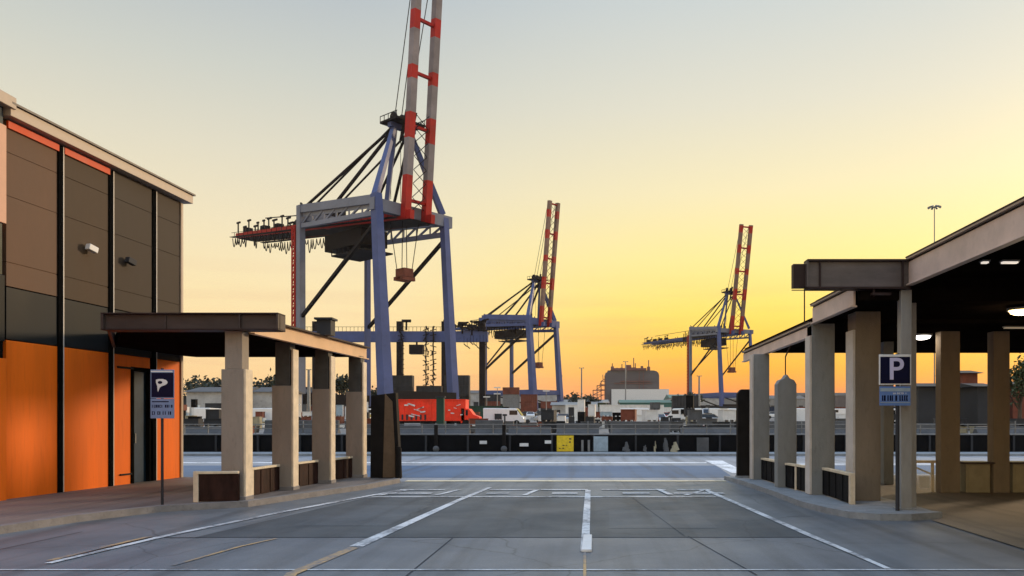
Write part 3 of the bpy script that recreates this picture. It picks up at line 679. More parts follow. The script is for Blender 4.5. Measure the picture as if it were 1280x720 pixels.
# ------------------------------------------------------------------ cranes
def crane(name,C,th,label,z0,backu=-52,lean=3.2,tip=91,det=1.0,tilt=5.0,legm='crane_blue',front='crane_grey',main=False,thin=1.0):
    e=empty(name,(C[0],C[1],z0),label,'crane','striped boom ship-to-shore cranes')
    d=Vector((math.cos(th),math.sin(th),0)); r=Vector((-math.sin(th),math.cos(th),0)); O=Vector((C[0],C[1],0))
    P=lambda u,v,z: O+d*u+r*v+Vector((0,0,z))
    gg,s=13.2,8.15; zg0=41.6
    def leg(u,v,zt_,m,wt,wb,du=0):
        q=MB(); q.bar(P(u+du,v,z0+2.4),P(u,v,zt_),wb*.66*thin,wb*.6*thin,wt*.66*thin,wt*.6*thin,side=d); o=q.build('leg',m,e)
        q=MB(); q.bar(P(u+du-1.5,v-3.6,z0+1.6),P(u+du-1.5,v+3.6,z0+1.6),1.4,1.6,side=(0,0,1))
        for k in range(-3,4): q.disc(P(u+du-1.5,v+k*1.1,z0+.55),d,.5,.5,n=10)
        q.build('bogie','crane_dark',o); return o
    leg(gg,-s,44.2,legm,2.5,3.4,3.0); leg(gg,s,42.8,legm,2.1,2.7,3.0)
    leg(-gg,-s,46.5,front,2.1,2.3); leg(-gg,s,45,legm,1.6,1.7)
    # beams along the rails
    for uu in (gg+3,-gg): q=MB(); q.bar(P(uu,-s,z0+4.2),P(uu,s,z0+4.2),1.6,2.2); q.build('sill_beam','crane_dark',e)
    q=MB(); q.bar(P(gg,-s-1,42.2),P(gg,s+1.6,42.0),1.4*thin,2.3*thin); q.build('cross_beam',front,e)
    q=MB(); q.bar(P(-gg,-s,44.6),P(-gg,s,44.2),1.3*thin,2.2*thin); q.build('cross_beam',front,e)
    q=MB(); zz=13.2
    if not main:
        q.bar(P(gg+2.3,-s,zz),P(gg+2.3,s,zz),1.5,1.8); q.bar(P(-gg,-s,zz),P(-gg,s,zz),1.5,1.8)
        q.bar(P(-gg,-s,zz),P(gg+2.3,-s,zz),1.4,1.8); q.bar(P(-gg,s,zz),P(gg+2.3,s,zz),1.4,1.8)
        q.build('portal_beam',legm,e)
    # side frames
    q=MB()
    for v,k in ((-s,0),(s,-1.2)):
        q.bar(P(-gg,v,45.6+k),P(gg,v,43+k),1.0*thin,1.3*thin); q.bar(P(-gg,v,42.2+k),P(gg,v,40.6+k),.8*thin,.9*thin)
        n_=6
        for i in range(n_):
            a=-gg+2*gg*i/n_; b_=-gg+2*gg*(i+1)/n_
            q.bar(P(a,v,42.2+k-1.6*i/n_),P(b_,v,45.2+k-2.6*(i+1)/n_),.35)
            q.bar(P(b_,v,42.2+k-1.6*(i+1)/n_),P(b_,v,45.2+k-2.6*(i+1)/n_),.3)
    q.build('side_frame',front,e)
    q=MB(); q.bar(P(-gg,-s,45.4),P(gg,-s,42.9),.1,2.6*thin)
    q.build('side_cladding',front,e)
    if not main:
        for v in (-s,s):
            q=MB(); q.bar(P(-gg,v,13.5),P(gg+2,v,z0+4),.5,.5); q.build('brace','crane_dark',e)
        q=MB(); q.bar(P(-gg,-s,24),P(-gg,s,40),.5,.5); q.build('brace','crane_dark',e)
        q=MB(); q.bar(P(gg,-4.6,zg0-.2),P(-gg-14,-4.6,zg0+.6),.9,1.6); 
        for k in range(26): u=gg-k*1.6; h=1.2+1.4*abs(math.sin(k*1.9)); q.bar(P(u,-4.6,zg0),P(u,-4.6,zg0+h+1.4),.35); q.bar(P(u,-4.6,zg0-.6-h),P(u,-4.6,zg0),.3)
        q.build('girder_equipment','crane_dark',e)
    # diagonal braces
    for v,k in ((-s,0),(s,-.8)):
        q=MB(); q.bar(P(gg,v,39+k),P(-gg,v,23+k),.62*thin,.62*thin); q.build('brace','crane_dark',e)
    # girder, tilted slightly up to the rear
    tn=math.tan(R(tilt)); zg=lambda u: 41.2-(u-gg)*tn
    for v in (-2.5,2.5):
        q=MB(); q.bar(P(gg+3.5,v,zg(gg+3.5)),P(-gg,v,zg(-gg)),.95,1.7); q.bar(P(-gg,v,zg(-gg)),P(backu,v,zg(backu)),.9,1.6,.8,1.1)
        q.build('girder','crane_red' if main else legm,e)
    q=MB()
    if main: q.bar(P(gg+3,0,zg(gg+3)-.9),P(backu,0,zg(backu)-.6),5.4,.15,4.4,.15)
    u=gg
    while u>backu+2: q.bar(P(u,-2.5,zg(u)),P(u,2.5,zg(u)),.4*thin); u-=4.5
    for v in (-3.9,3.9):
        q.bar(P(gg,v,zg(gg)-.6),P(backu,v,zg(backu)-.6),1.1,.12)
        q.bar(P(gg,v,zg(gg)+.5),P(backu,v,zg(backu)+.5),.09)
        u=gg
        while u>backu: q.bar(P(u,v,zg(u)-.6),P(u,v,zg(u)+.5),.09); u-=2.2
    q.build('walkway','crane_dark',e)
    # festoon loops hanging below the backreach
    rd=random.Random(int(C[1]))
    for v in (-4.2,4.0):
        q=MB(); u=-gg-6
        while u>backu+2:
            w=rd.uniform(.7,1.6); dp=rd.uniform(.8,4.0); last=P(u,v,zg(u)-1)
            for k in range(1,7):
                t=k/6; nx=P(u-w*t,v,zg(u-w*t)-1-dp*4*t*(1-t)*.8); q.bar(last,nx,.15); last=nx
            u-=w+.0
        q.build('festoon_cable','crane_dark',e)
    q=MB()
    for k in range(12):
        u=backu+1.5+k*2.5+rd.uniform(-1,1); z=zg(u)+.6; h=rd.uniform(.5,2.6)
        q.bar(P(u,-3,z),P(u,-3,z+h),.25); q.bar(P(u,3,z),P(u,3,z+h*.8),.25); q.bar(P(u-.6,-3,z+h),P(u+rd.uniform(.3,1.6),-3,z+h),.3,.4)
        if k%3==0: q.bar(P(u,-1,z+.6),P(u+1.8,-1,z+.6),1.6,1.4)
    q.bar(P(backu+9,0,zg(backu)+3.4),P(-gg-10,0,zg(-gg)+4.4),.2); q.bar(P(-gg-10,0,zg(-gg)+4.4),P(-gg,-s,47),.35)
    q.build('backreach_fittings','crane_dark',e)
    q=MB(); q.bar(P(-gg-9,0,zg(-gg)+2.5),P(-gg-1,0,zg(-gg)+2.2),6.5,4.2); q.build('machinery_house','crane_dark' if main else front,e)
    q=MB(); q.bar(P(-gg+1,0,zg(0)-3.2),P(1,0,zg(0)-3.2),6.4,3.4); q.bar(P(-gg+4,0,zg(0)-6.2),P(2.5,0,zg(0)-6.2),7,.3)
    for k in range(6): q.bar(P(-gg+4+k*2,-3.4,zg(0)-6.2),P(-gg+4+k*2,-3.4,zg(0)-4.8),.18)
    q.bar(P(-gg+4,-3.4,zg(0)-4.8),P(2.5,-3.4,zg(0)-4.8),.18)
    q.build('trolley_house','crane_dark',e)
    # boom: two striped box beams
    zbands=[40.4,48.6,55.6,60.4,66.7,69.2,75.9,79.4,84.5,87.5,tip]
    bu=lambda z: gg+1.4+(z-40.4)/50*lean
    for v in (-2.45,2.45):
        q=MB()
        for i in range(len(zbands)-1):
            a,b_=zbands[i],zbands[i+1]; q.bar(P(bu(a),v,a),P(bu(b_),v,b_),1.4,1.4,mi=i%2,side=r) if True else 0
        q.build('boom',['crane_red','crane_white' if main else 'crane_white_shaded'],e)
    for z in (44,58,68,78,tip-1): q=MB(); q.bar(P(bu(z),-2.4,z),P(bu(z),2.4,z),.55); q.build('boom_tie','crane_red',e)
    q=MB()
    zq=42
    while zq<(58 if main else tip-4):
        q.bar(P(bu(zq)+.5,-1.5,zq),P(bu(zq+3)+.5,1.5,zq+3),.13); q.bar(P(bu(zq)+.5,1.5,zq+.5),P(bu(zq+3)+.5,-1.5,zq+2.5),.1)
        zq+=2.6
    q.build('boom_lattice','crane_dark',e)
    # A-frame mast, stays
    au=gg-3.0; az=59.5
    q=MB()
    for v in (-s,s): q.bar(P(gg-.5,v,43.5),P(au,v*.22,az),1.15*thin,1.15*thin,.8*thin,.8*thin)
    q.bar(P(gg-5,-2.6,zg(gg)),P(au,-1.6,az),.8*thin); q.bar(P(gg-5,2.6,zg(gg)),P(au,1.6,az),.7*thin)
    q.bar(P(au,-3,az),P(au,3,az),1.1); q.build('mast',legm,e)
    q=MB(); q.bar(P(au-2.4,0,az+.6),P(au+3,0,az+.6),7,.4); 
    for v in (-3.4,3.4): 
        q.bar(P(au-2.4,v,az+1.8),P(au+3,v,az+1.8),.12)
        for k in range(5): q.bar(P(au-2.4+k*1.3,v,az+.6),P(au-2.4+k*1.3,v,az+1.8),.12)
    for v in (-2,0,2): q.disc(P(au,v,az+1.6),r,1.0,.4,n=12)
    q.bar(P(au+1,-1,az-3),P(au+3,-1,az+2.6),.5); q.bar(P(au+1,1,az-3),P(au+3,1,az+2.6),.5)
    q.build('sheave_platform','crane_dark',e)
    q=MB()
    for v in (-1,1):
        q.bar(P(au,v*1.6,az),P(-gg,v*s*.93,46+(0 if v<0 else -1)),.42*thin,.42*thin); q.bar(P(au,v*2,az-.8),P(-gg+9,v*s*.9,43.7),.5*thin,.5*thin)
        q.bar(P(au,v*2,az),P(-gg-12,v*2.5,zg(-gg-12)+.8),.3)
    q.build('backstay','crane_dark',e)
    q=MB()
    for v,uu in ((-1.2,.9),(0,1.6),(1.2,.4)): q.tube(P(au-.4,v*1.3,az+1),P(bu(tip)-uu-.5,v*1.6,tip),.09,n=5)
    for v in (-1.2,1.2): q.tube(P(gg-5,v,az-14),P(gg-5,v,az),.06,n=5)
    q.build('hoist_rope','crane_dark',e)
    # hanging spreader
    su=gg-2.2; sz=29.8 if main else 24
    q=MB()
    for a,b_ in ((-1.6,-1),(-1.6,1),(1.6,-1),(1.6,1)): q.tube(P(su+a*.5,b_*1.2,sz+1.5),P(su+a*1.3,b_*2,zg(su)),.08,n=5)
    q.build('fall_rope','crane_dark',e)
    q=MB(); q.bar(P(su-1.4,0,sz+.9),P(su+1.4,0,sz+.9),2.2,1.6); q.bar(P(su-1.0,-1.6,sz-.3),P(su-1.0,1.6,sz-.3),.7,.7); q.bar(P(su+1.0,-1.6,sz-.3),P(su+1.0,1.6,sz-.3),.7,.7)
    q.build('spreader','rust',e)
    # elevator / ladder tower up the near land leg
    q=MB(); z=z0+3; ul=-gg-1.5
    for a,b_ in ((-.9,-.6),(.1,-.6),(-.9,.6),(.1,.6)): q.bar(P(ul+a,-s+b_,z0+2),P(ul+a,-s+b_,42.5),.28)
    k=0
    while z<42:
        q.bar(P(ul-.9,-s-.6,z),P(ul+.1,-s-.6,z+1.5),.16); q.bar(P(ul-.9,-s-.6,z+1.5),P(ul+.1,-s-.6,z+1.5),.2); z+=1.5; k+=1
    q.bar(P(ul-.1,-s,z0+2),P(ul-.1,-s,42.5),.5,.5)
    q.build('lift_shaft','crane_red',e)
    return e
crane('harbour_crane',(-44.6,164.75),R(-40),'tallest harbour crane with raised red and white striped boom cut by the frame top',yard_z(165),main=True,lean=4)
crane('harbour_crane',(-29.0,340),R(-40),'middle-sized harbour crane with raised red boom and blue legs at the centre',3.5,backu=-40,thin=1.2,tilt=2,lean=5,front='crane_blue')
crane('harbour_crane',(61.6,375),R(-69),'smallest harbour crane with orange-lit boom, right beside the right canopy',3.5,backu=-78,thin=.8,tilt=2,lean=9,tip=88)

# yard gantry behind the big crane
e=empty('gantry_crane',(-57,260,3.5),'long low blue girder crane on dark posts behind the tallest crane','crane')
q=MB(); a=at(372,421,260); b_=at(610,421,260); q.bar(a,b_,2.2,3.4); q.build('girder','crane_blue',e)
q=MB(); q.bar(a+Vector((0,-2,3)),b_+Vector((0,-2,3)),.12); 
for k in range(50): t=k/49; c_=a.lerp(b_,t)+Vector((0,-2,0)); q.bar(c_+Vector((0,0,1.6)),c_+Vector((0,0,3)),.1)
q.build('handrail','crane_dark',e)
for px in (500,556,395,603):
    q=MB(); t=at(px,402,260); q.bar((t.x,260,3.5),(t.x,260,t.z),1.9,1.9); q.build('leg','crane_dark',e)
q=MB(); c_=at(521,437,260); q.bar(c_+Vector((-2.2,0,0)),c_+Vector((2.2,0,0)),3,3); q.bar(c_+Vector((0,0,1)),c_+Vector((0,0,4.5)),.5); q.build('operator_cab','crane_dark',e)
q=MB(); rd=random.Random(3)
for px in (503,534,543):
    z=8+H
    while z<31:
        c_=at(px,0,260); q.bar((c_.x+rd.uniform(-.8,.8),258,z),(c_.x+rd.uniform(-.8,.8),258,z+1.5),.35); q.bar((c_.x-1,258,z),(c_.x+1,258,z+rd.uniform(-.5,.8)),.25); z+=1.6
    q.bar((c_.x,258,4),(c_.x,258,32),.3)
q.build('chain_ladder','crane_dark',e)
q=MB()
for px in (508,560,578,590,598): c_=at(px,404+rd.uniform(-3,4),259); q.bar(c_+Vector((0,0,-3)),c_,.5); q.bar(c_+Vector((-1.5,0,0)),c_+Vector((1.5,0,0)),.5,.9)
for k in range(14): c_=at(rd.uniform(572,612),rd.uniform(398,414),258); q.bar(c_+Vector((-rd.uniform(.5,1.6),0,0)),c_+Vector((rd.uniform(.5,1.6),0,rd.uniform(-.6,.6))),.5)
for k in range(8): c_=at(580+k*4,430+3*math.sin(k*2.),258); q.bar(c_,c_+Vector((.9,0,-.8)),.3); q.bar(c_,c_+Vector((0,0,2.5)),.12)
q.build('fittings','crane_dark',e)

# ------------------------------------------------------------------ yard: containers, trucks, cars, sheds
def container(x,y,z,rz,L_,m,label,group,h=2.6):
    q=MB(); w=2.4; n_=int(L_/.35)
    # corrugated long sides
    for sd in (-1,1):
        vs=[]
        for i in range(n_+1):
            xx=-L_/2+L_*i/n_; dd=.05*(i%2); vs+= [(xx,sd*(w/2-.04-dd),.15),(xx,sd*(w/2-.04-dd),h-.12)]
        q.add(vs,[(2*i,2*i+2,2*i+3,2*i+1) for i in range(n_)])
    q.box(-L_/2,L_/2,-w/2,w/2,0,.15); q.box(-L_/2,L_/2,-w/2,w/2,h-.12,h)
    for a in (-1,1):
        q.box(a*L_/2-.05*(a+1),a*L_/2+.05*(1-a),-w/2+.05,w/2-.05,.15,h-.12)
        for b_ in (-1,1): q.box(a*L_/2-.16*(a+1)/2,a*L_/2+.16*(1-a)/2,b_*w/2-.16*(b_+1)/2,b_*w/2+.16*(1-b_)/2,.15,h-.12)
    o=q.build('shipping_container',m,fix=False); o.location=(x,y,z); o.rotation_euler=(0,0,rz)
    return tag(o,label,'container',group)
csrc={}
def cplace(x,y,z,rz,L_,m,label,group):
    k=(L_,m)
    if k not in csrc: csrc[k]=container(x,y,z,rz,L_,m,label,group); return csrc[k]
    o=dup(csrc[k],(x,y,z),rz); o['label']=label; o['group']=group; return o
rd=random.Random(11)
names={'rust':'rust red','navy':'dark navy','green':'dark green','white':'white','darkgrey':'dark grey','greymetal':'pale grey','crane_blue':'blue'}
def stackrow(px0,px1,Y,levels,cols_,where,L_=6.1,rzv=0):
    x=(px0-CX)/F*Y; x1=(px1-CX)/F*Y
    while x+L_<=x1+1.5:
        n_=max(1,levels+rd.choice((-1,0,0,1)) if levels>1 else 1)
        for k in range(n_):
            m=rd.choice(cols_); cplace(x+L_/2,Y+rd.uniform(-.3,.3),yard_z(Y)+k*2.62,rzv,L_,m,'%s shipping container %s'%(names[m],where),'%s containers %s'%(names[m],where))
        x+=L_+rd.uniform(.3,1.4)
stackrow(486,580,200,3,['navy','darkgrey','darkgrey'],'in the dark stacks behind the red load')
stackrow(605,700,300,3,['rust','darkgrey','rust','greymetal'],'stacked between the legs of the middle crane')
stackrow(585,642,135,1,['green','green','darkgrey'],'in the low row right of the red load')
stackrow(840,960,190,2,['rust','greymetal','darkgrey','white'],'in the yard left of the right canopy')
stackrow(840,960,150,1,['greymetal','rust','darkgrey'],'in the near row left of the right canopy')
stackrow(940,1300,200,1,['darkgrey','rust','greymetal','navy'],'in the yard seen under the right canopy')
stackrow(225,460,210,2,['darkgrey','greymetal','navy'],'in the yard seen under the left canopy')
stackrow(225,470,165,1,['white','greymetal','rust'],'in the near row seen under the left canopy')
stackrow(700,840,230,1,['white','rust','greymetal'],'in the far row below the grey terminal')
for px,lab in ((769.5,'large pale grey box container left of the doorway gap below the grey terminal'),(809,'large pale grey box container right of the doorway gap below the grey terminal'),(727,'pale grey box container behind the yellow notice')):
    Y=128; cplace((px-CX)/F*Y,Y,yard_z(Y)+.15,0,5.1,'white',lab,'pale box containers in the near yard')
# red loads behind the parapet
def red_container(px0,px1,Y,h,label):
    x0=(px0-CX)/F*Y; x1=(px1-CX)/F*Y; z=yard_z(Y)+.75
    e=empty('red_skip',((x0+x1)/2,Y,yard_z(Y)),label,'skip','bright red loads behind the parapet')
    q=MB(); q.box(x0,x1,Y,Y+2.4,z,z+.12); q.box(x0,x1,Y,Y+.08,z+.12,z+h); q.box(x0,x1,Y+2.3,Y+2.4,z+.12,z+h); q.box(x0,x0+.08,Y+.08,Y+2.3,z+.12,z+h); q.box(x1-.08,x1,Y+.08,Y+2.3,z+.12,z+h)
    n_=int((x1-x0)/.6)
    for i in range(n_+1): xx=x0+(x1-x0-.12)*i/n_; q.box(xx,xx+.12,Y-.07,Y-.002,z+.1,z+h-.03)
    q.box(x0-.03,x1+.03,Y-.1,Y+2.43,z+h-.02,z+h+.08); q.build('body','red',e)
    q=MB()
    for t in (.12,.25,.75,.88): q.disc((x0+(x1-x0)*t,Y+.2,yard_z(Y)+.45),(0,1,0),.45,.3,n=14)
    q.build('wheel','rubber',e)
    q=MB(); q.box(x0+.1,x1-.1,Y+.4,Y+2,yard_z(Y)+.5,z-.002); q.build('chassis','darkgrey',e)
    return e,x0,x1,z
Y=88
e,x0,x1,z=red_container(484,546,Y,2.3,'bright red ribbed skip trailer with white streaks, left of the dark post')
q=MB(); rd2=random.Random(8)
for k in range(9):
    cx_=x0+(x1-x0)*rd2.uniform(.35,.95); cz=z+rd2.uniform(.5,1.8); a=rd2.uniform(-.5,.5); l=rd2.uniform(.15,.5)
    q.bar((cx_-l,Y-.09,cz-a*l),(cx_+l,Y-.09,cz+a*l),.03,rd2.uniform(.06,.16),side=(0,1,0))
q.build('white_streak','white',e)
q=MB()
for k in range(7): xx=x0+1.1+k*.5; q.box(xx,xx+.2,Y-.1,Y-.072,z+.12,z+.7)
q.build('slot','darkgrey',e)
e,x0,x1,z=red_container(556,582,Y,2.3,'bright red short skip, right of the dark post')
q=MB()
for k in range(5):
    cx_=x0+(x1-x0)*rd2.uniform(.1,.9); cz=z+rd2.uniform(.5,1.8); a=rd2.uniform(-.5,.5); l=rd2.uniform(.1,.35)
    q.bar((cx_-l,Y-.09,cz-a*l),(cx_+l,Y-.09,cz+a*l),.03,rd2.uniform(.05,.12),side=(0,1,0))
q.build('white_streak','white',e)
x=(586-CX)/F*Y; zz=yard_z(Y)
e=empty('red_truck_cab',(x,Y,zz),'low red sloping truck nose at the right end of the red loads','truck')
q=MB(); pr=[(-.9,.5),(1.1,.5),(1.15,1.2),(.5,1.45),(.0,2.1),(-.9,2.2)]; n_=len(pr)
q.add([(x+a,Y,zz+b_) for a,b_ in pr]+[(x+a,Y+2.2,zz+b_) for a,b_ in pr],[tuple(range(n_)),tuple(range(n_,2*n_))[::-1]]+[(i,(i+1)%n_,n_+(i+1)%n_,n_+i) for i in range(n_)]); q.build('body','red',e,bevel=.05)
q=MB(); q.box(x-.75,x-.1,Y-.02,Y-.004,zz+1.35,zz+1.95); q.build('window','glass',e)
q=MB(); q.disc((x-.3,Y+.1,zz+.45),(0,1,0),.45,.3,n=14); q.disc((x+.6,Y+.1,zz+.45),(0,1,0),.45,.3,n=14); q.build('wheel','rubber',e)
e=empty('dark_post',(at(549,0,70).x,70,.9),'dark steel post standing before the red loads','post')
c_=at(550,0,70); q=MB(); q.box(c_.x-.33,c_.x+.33,70,70.5,.9,H+.028*70); q.build('shaft','green',e,bevel=.02); q=MB(); q.box(c_.x-.5,c_.x+.5,69.9,70.6,.9,1.2); q.box(c_.x-.42,c_.x+.42,69.95,70.55,H+.028*70,H+.030*70); q.build('collar','darkgrey',e)

# cars
def make_car(m,label,group):
    e=empty('parked_car',(0,0,0),label,'car',group)
    pr=[(-2.15,.35),(2.1,.35),(2.15,.75),(1.9,.95),(1.0,1.02),(-1.75,1.05),(-2.1,.95)]
    def ext(pr,y,z=None):
        q=MB(); n_=len(pr)
        return q.add([(a,-y,b_) for a,b_ in pr]+[(a,y,b_) for a,b_ in pr],[tuple(range(n_)),tuple(range(n_,2*n_))[::-1]]+[(i,(i+1)%n_,n_+(i+1)%n_,n_+i) for i in range(n_)])
    ext(pr,.88).build('body',m,e,bevel=.08)
    q=MB(); q.add([(-1.7,-.78,1.0),(1.0,-.78,1.0),(1.0,.78,1.0),(-1.7,.78,1.0),(-1.25,-.62,1.44),(.35,-.62,1.44),(.35,.62,1.44),(-1.25,.62,1.44)],
      [(4,5,6,7),(0,1,5,4),(1,2,6,5),(2,3,7,6),(3,0,4,7)]); q.build('window','glass',e)
    q=MB(); q.box(-1.2,.32,-.6,.6,1.442,1.49); 
    for a,b_ in ((-1.7,-1.25),(1.0,.35)):
        for s_ in (-1,1): q.bar((a,s_*.79,1.02),(b_,s_*.64,1.46),.07)
    q.build('roof',m,e)
    for a in (-1.35,1.35):
        for s_ in (-1,1): q=MB(); q.disc((a,s_*.82,.33),(0,1,0),.33,.2,n=14); q.build('wheel','rubber',e)
    return e
def make_van(m,label,group):
    e=empty('parked_van',(0,0,0),label,'van',group)
    pr=[(-2.6,.4),(2.5,.4),(2.55,1.0),(2.1,1.25),(1.5,2.15),(-2.6,2.2)]; n_=len(pr); q=MB()
    q.add([(a,-.95,b_) for a,b_ in pr]+[(a,.95,b_) for a,b_ in pr],[tuple(range(n_)),tuple(range(n_,2*n_))[::-1]]+[(i,(i+1)%n_,n_+(i+1)%n_,n_+i) for i in range(n_)]); q.build('body',m,e,bevel=.08)
    q=MB(); 
    for s_ in (-1,1): q.box(.7,1.7,s_*.955-.01,s_*.955+.01,1.35,1.9)
    q.bar((2.14,0,1.3),(1.6,0,2.05),1.6,.05); q.build('window','glass',e)
    for a in (-1.6,1.6):
        for s_ in (-1,1): q=MB(); q.disc((a,s_*.88,.36),(0,1,0),.36,.2,n=14); q.build('wheel','rubber',e)
    return e
kinds=[('car_white','white'),('car_silver','silver'),('car_black','black'),('car_red','red')]
protos={}
rd=random.Random(21)
def put_vehicle(px,Y,kind):
    where='left part of the yard seen under the left canopy' if px<480 else ('middle of the yard between the canopies' if px<930 else 'yard seen under the right canopy')
    x=(px-CX)/F*Y; z=yard_z(Y); rz=rd.choice((0,0,math.pi,math.pi/2,-math.pi/2))+rd.uniform(-.12,.12)
    van=kind=='van'
    m,cn=('car_white','white') if van else rd.choices(kinds,(6,4,4,1))[0]
    w='van' if van else 'car'
    lab='%s %s parked in the %s'%(cn,w,where); gpn='%s %ss, %s'%(cn,w,where)
    if (w,m) not in protos:
        protos[(w,m)]=(make_van if van else make_car)(m,lab,gpn); protos[(w,m)].location=(x,Y,z); protos[(w,m)].rotation_euler=(0,0,rz); return
    o=dup(protos[(w,m)],(x,Y,z),rz); o['label']=lab; o['group']=gpn
for Y in (100,118,143,172,212,246):
    w=5.6 if Y<140 else 6.5
    x=((195 if Y<180 else 590)-CX)/F*Y
    while x<((1290 if Y<180 else 960)-CX)/F*Y:
        px=CX+x/Y*F
        skip=(480<px<592 and Y<120) or rd.random()<.22 or (745<px<830 and Y<130 and rd.random()<.6) or 600<px<605
        if not skip and Y!=128: put_vehicle(px,Y+rd.uniform(-1.5,1.5),'van' if rd.random()<.22 else 'car')
        x+=w*rd.uniform(.9,1.35)

ck=[('white','white'),('cab','khaki'),('darkgrey','dark grey'),('rust','rust red'),('paleblue','pale blue'),('barrier','grey'),('parapet','black')]
csz=[(.85,.7,.7),(1.1,.8,.42),(.6,.6,1.1),(1.5,.8,.5)]
csrc2={}
rd=random.Random(99)
def crate(x,y,z,mi,si,where):
    m,cn=ck[mi]; k=(mi,si); lab='%s cargo crate in the clutter %s'%(cn,where); gpn='%s crates %s'%(cn,where)
    if k in csrc2: o=dup(csrc2[k],(x,y,z),rd.uniform(-.3,.3)); o['label']=lab; o['group']=gpn; return
    a,b_,h=csz[si]; q=MB(); q.box(-a/2,a/2,-b_/2,b_/2,.1,h)
    for t in (-.42,0,.42): q.box(a*t-.05,a*t+.05,-b_/2-.02,b_/2+.02,0,.0995)
    for t in (-.47,.47): q.box(a*t-.04,a*t+.04,-b_/2-.03,-b_/2-.002,.1,h)
    q.box(-a/2-.02,a/2+.02,-b_/2-.04,b_/2+.04,h+.002,h+.05)
    o=q.build('cargo_crate',m); o.location=(x,y,z); tag(o,lab,'crate',gpn); csrc2[k]=o
for i in range(165):
    px=rd.choice((rd.uniform(590,950),rd.uniform(590,950),rd.uniform(225,480),rd.uniform(940,1290))); Y=rd.uniform(72,122)
    where='behind the parapet seen under the left canopy' if px<480 else ('behind the middle of the parapet' if px<930 else 'behind the parapet seen under the right canopy')
    mi=rd.choices(range(7),(5,2,3,2,1,3,3))[0]; si=rd.randrange(4); x=(px-CX)/F*Y
    crate(x,Y,yard_z(Y),mi,si,where)
    zc=yard_z(Y)+csz[si][2]+.051
    for t in range(2):
        if rd.random()<.45: si=rd.randrange(3); crate(x+rd.uniform(-.15,.15),Y,zc,rd.choices(range(7),(6,1,4,2,1,2,4))[0],si,where); zc+=csz[si][2]+.051
        else: break
# sheds and buildings far behind
def shed(px0,px1,py,Y,D,mw,mr,label,name='warehouse',rise=.12,doors=0,cat='building'):
    x0=(px0-CX)/F*Y; x1=(px1-CX)/F*Y; z0=yard_z(Y); z1=H+(CY-py)/F*Y
    e=empty(name,((x0+x1)/2,Y,z0),label,cat)
    q=MB(); q.box(x0,x1,Y,Y+D,z0,z1*.98+z0*.02); q.build('wall',mw,e)
    zr=z1; q=MB(); o_=.4
    zr0=z1*.98+z0*.02+.003
    q.add([(x0-o_,Y-o_,zr0),(x1+o_,Y-o_,zr0),(x1+o_,Y+D+o_,zr0),(x0-o_,Y+D+o_,zr0),(x0-o_,Y+D/2,zr0+rise*D/2+.3),(x1+o_,Y+D/2,zr0+rise*D/2+.3)],[(0,1,5,4),(2,3,4,5),(0,4,3),(1,2,5),(0,3,2,1)])
    q.build('roof',mr,e)
    h=z1-z0
    for i in range(doors):
        xx=x0+(x1-x0)*(i+.5)/doors; dw=min(2.6,(x1-x0)/doors*.5); q=MB(); q.box(xx-dw/2,xx+dw/2,Y-.08,Y-.004,z0+h*.12,z0+h*.62); q.build('door','darkgrey',e)
    return e
shed(233,302,489,120,10,'dirty_white','barrier','low cream shed with a dark doorway seen left of the first canopy column',doors=1)
shed(313,348,489,122,10,'dirty_white','barrier','low cream corrugated shed seen between the first and second left columns',doors=0)
shed(352,400,490,190,12,'navy','darkgrey','dark navy shed seen between the second and third left columns',doors=2)
shed(560,700,491,420,30,'dirty_white','barrier','long white-roofed shed behind the legs of the middle crane',doors=6)
shed(700,760,503,330,20,'leaf','greymetal','low greenish long shed left of the grey terminal',doors=4)
shed(775,840,503,360,20,'teal','teal','long low teal shed in front of the grey terminal',doors=0)
shed(838,905,497,480,40,'dirty_white','teal','pale shed with teal roof behind the smallest crane',doors=5)
shed(905,1010,498,500,40,'greymetal','barrier','pale grey long shed beyond the right canopy end',doors=6)
shed(380,490,497,380,30,'darkgrey','navy','dark long shed behind the legs of the tallest crane',doors=5)
shed(690,745,506,190,8,'dirty_white','greymetal','small white hut row right of the middle crane',doors=4)
shed(1148,1176,482,62,4,'darkgrey','darkgrey','flat dark block seen between steel post and first hall column',rise=.02,doors=0)
shed(1203,1222,465,66,4,'rust','darkgrey','narrow brown block seen between the two hall columns',rise=.02,doors=0)
shed(1222,1238,482,62,4,'darkgrey','darkgrey','low dark block right of the narrow brown block',rise=.02,doors=0)
shed(1266,1330,480,64,4,'rust','darkgrey','dark block behind the tree at the right edge',rise=.02,doors=1)
shed(225,480,499,520,40,'hall_grey','darkgrey','distant dark warehouse line seen under the left canopy',doors=8)
shed(1000,1400,494,560,40,'hall_grey','darkgrey','distant grey warehouse line seen under the right canopy',doors=8)
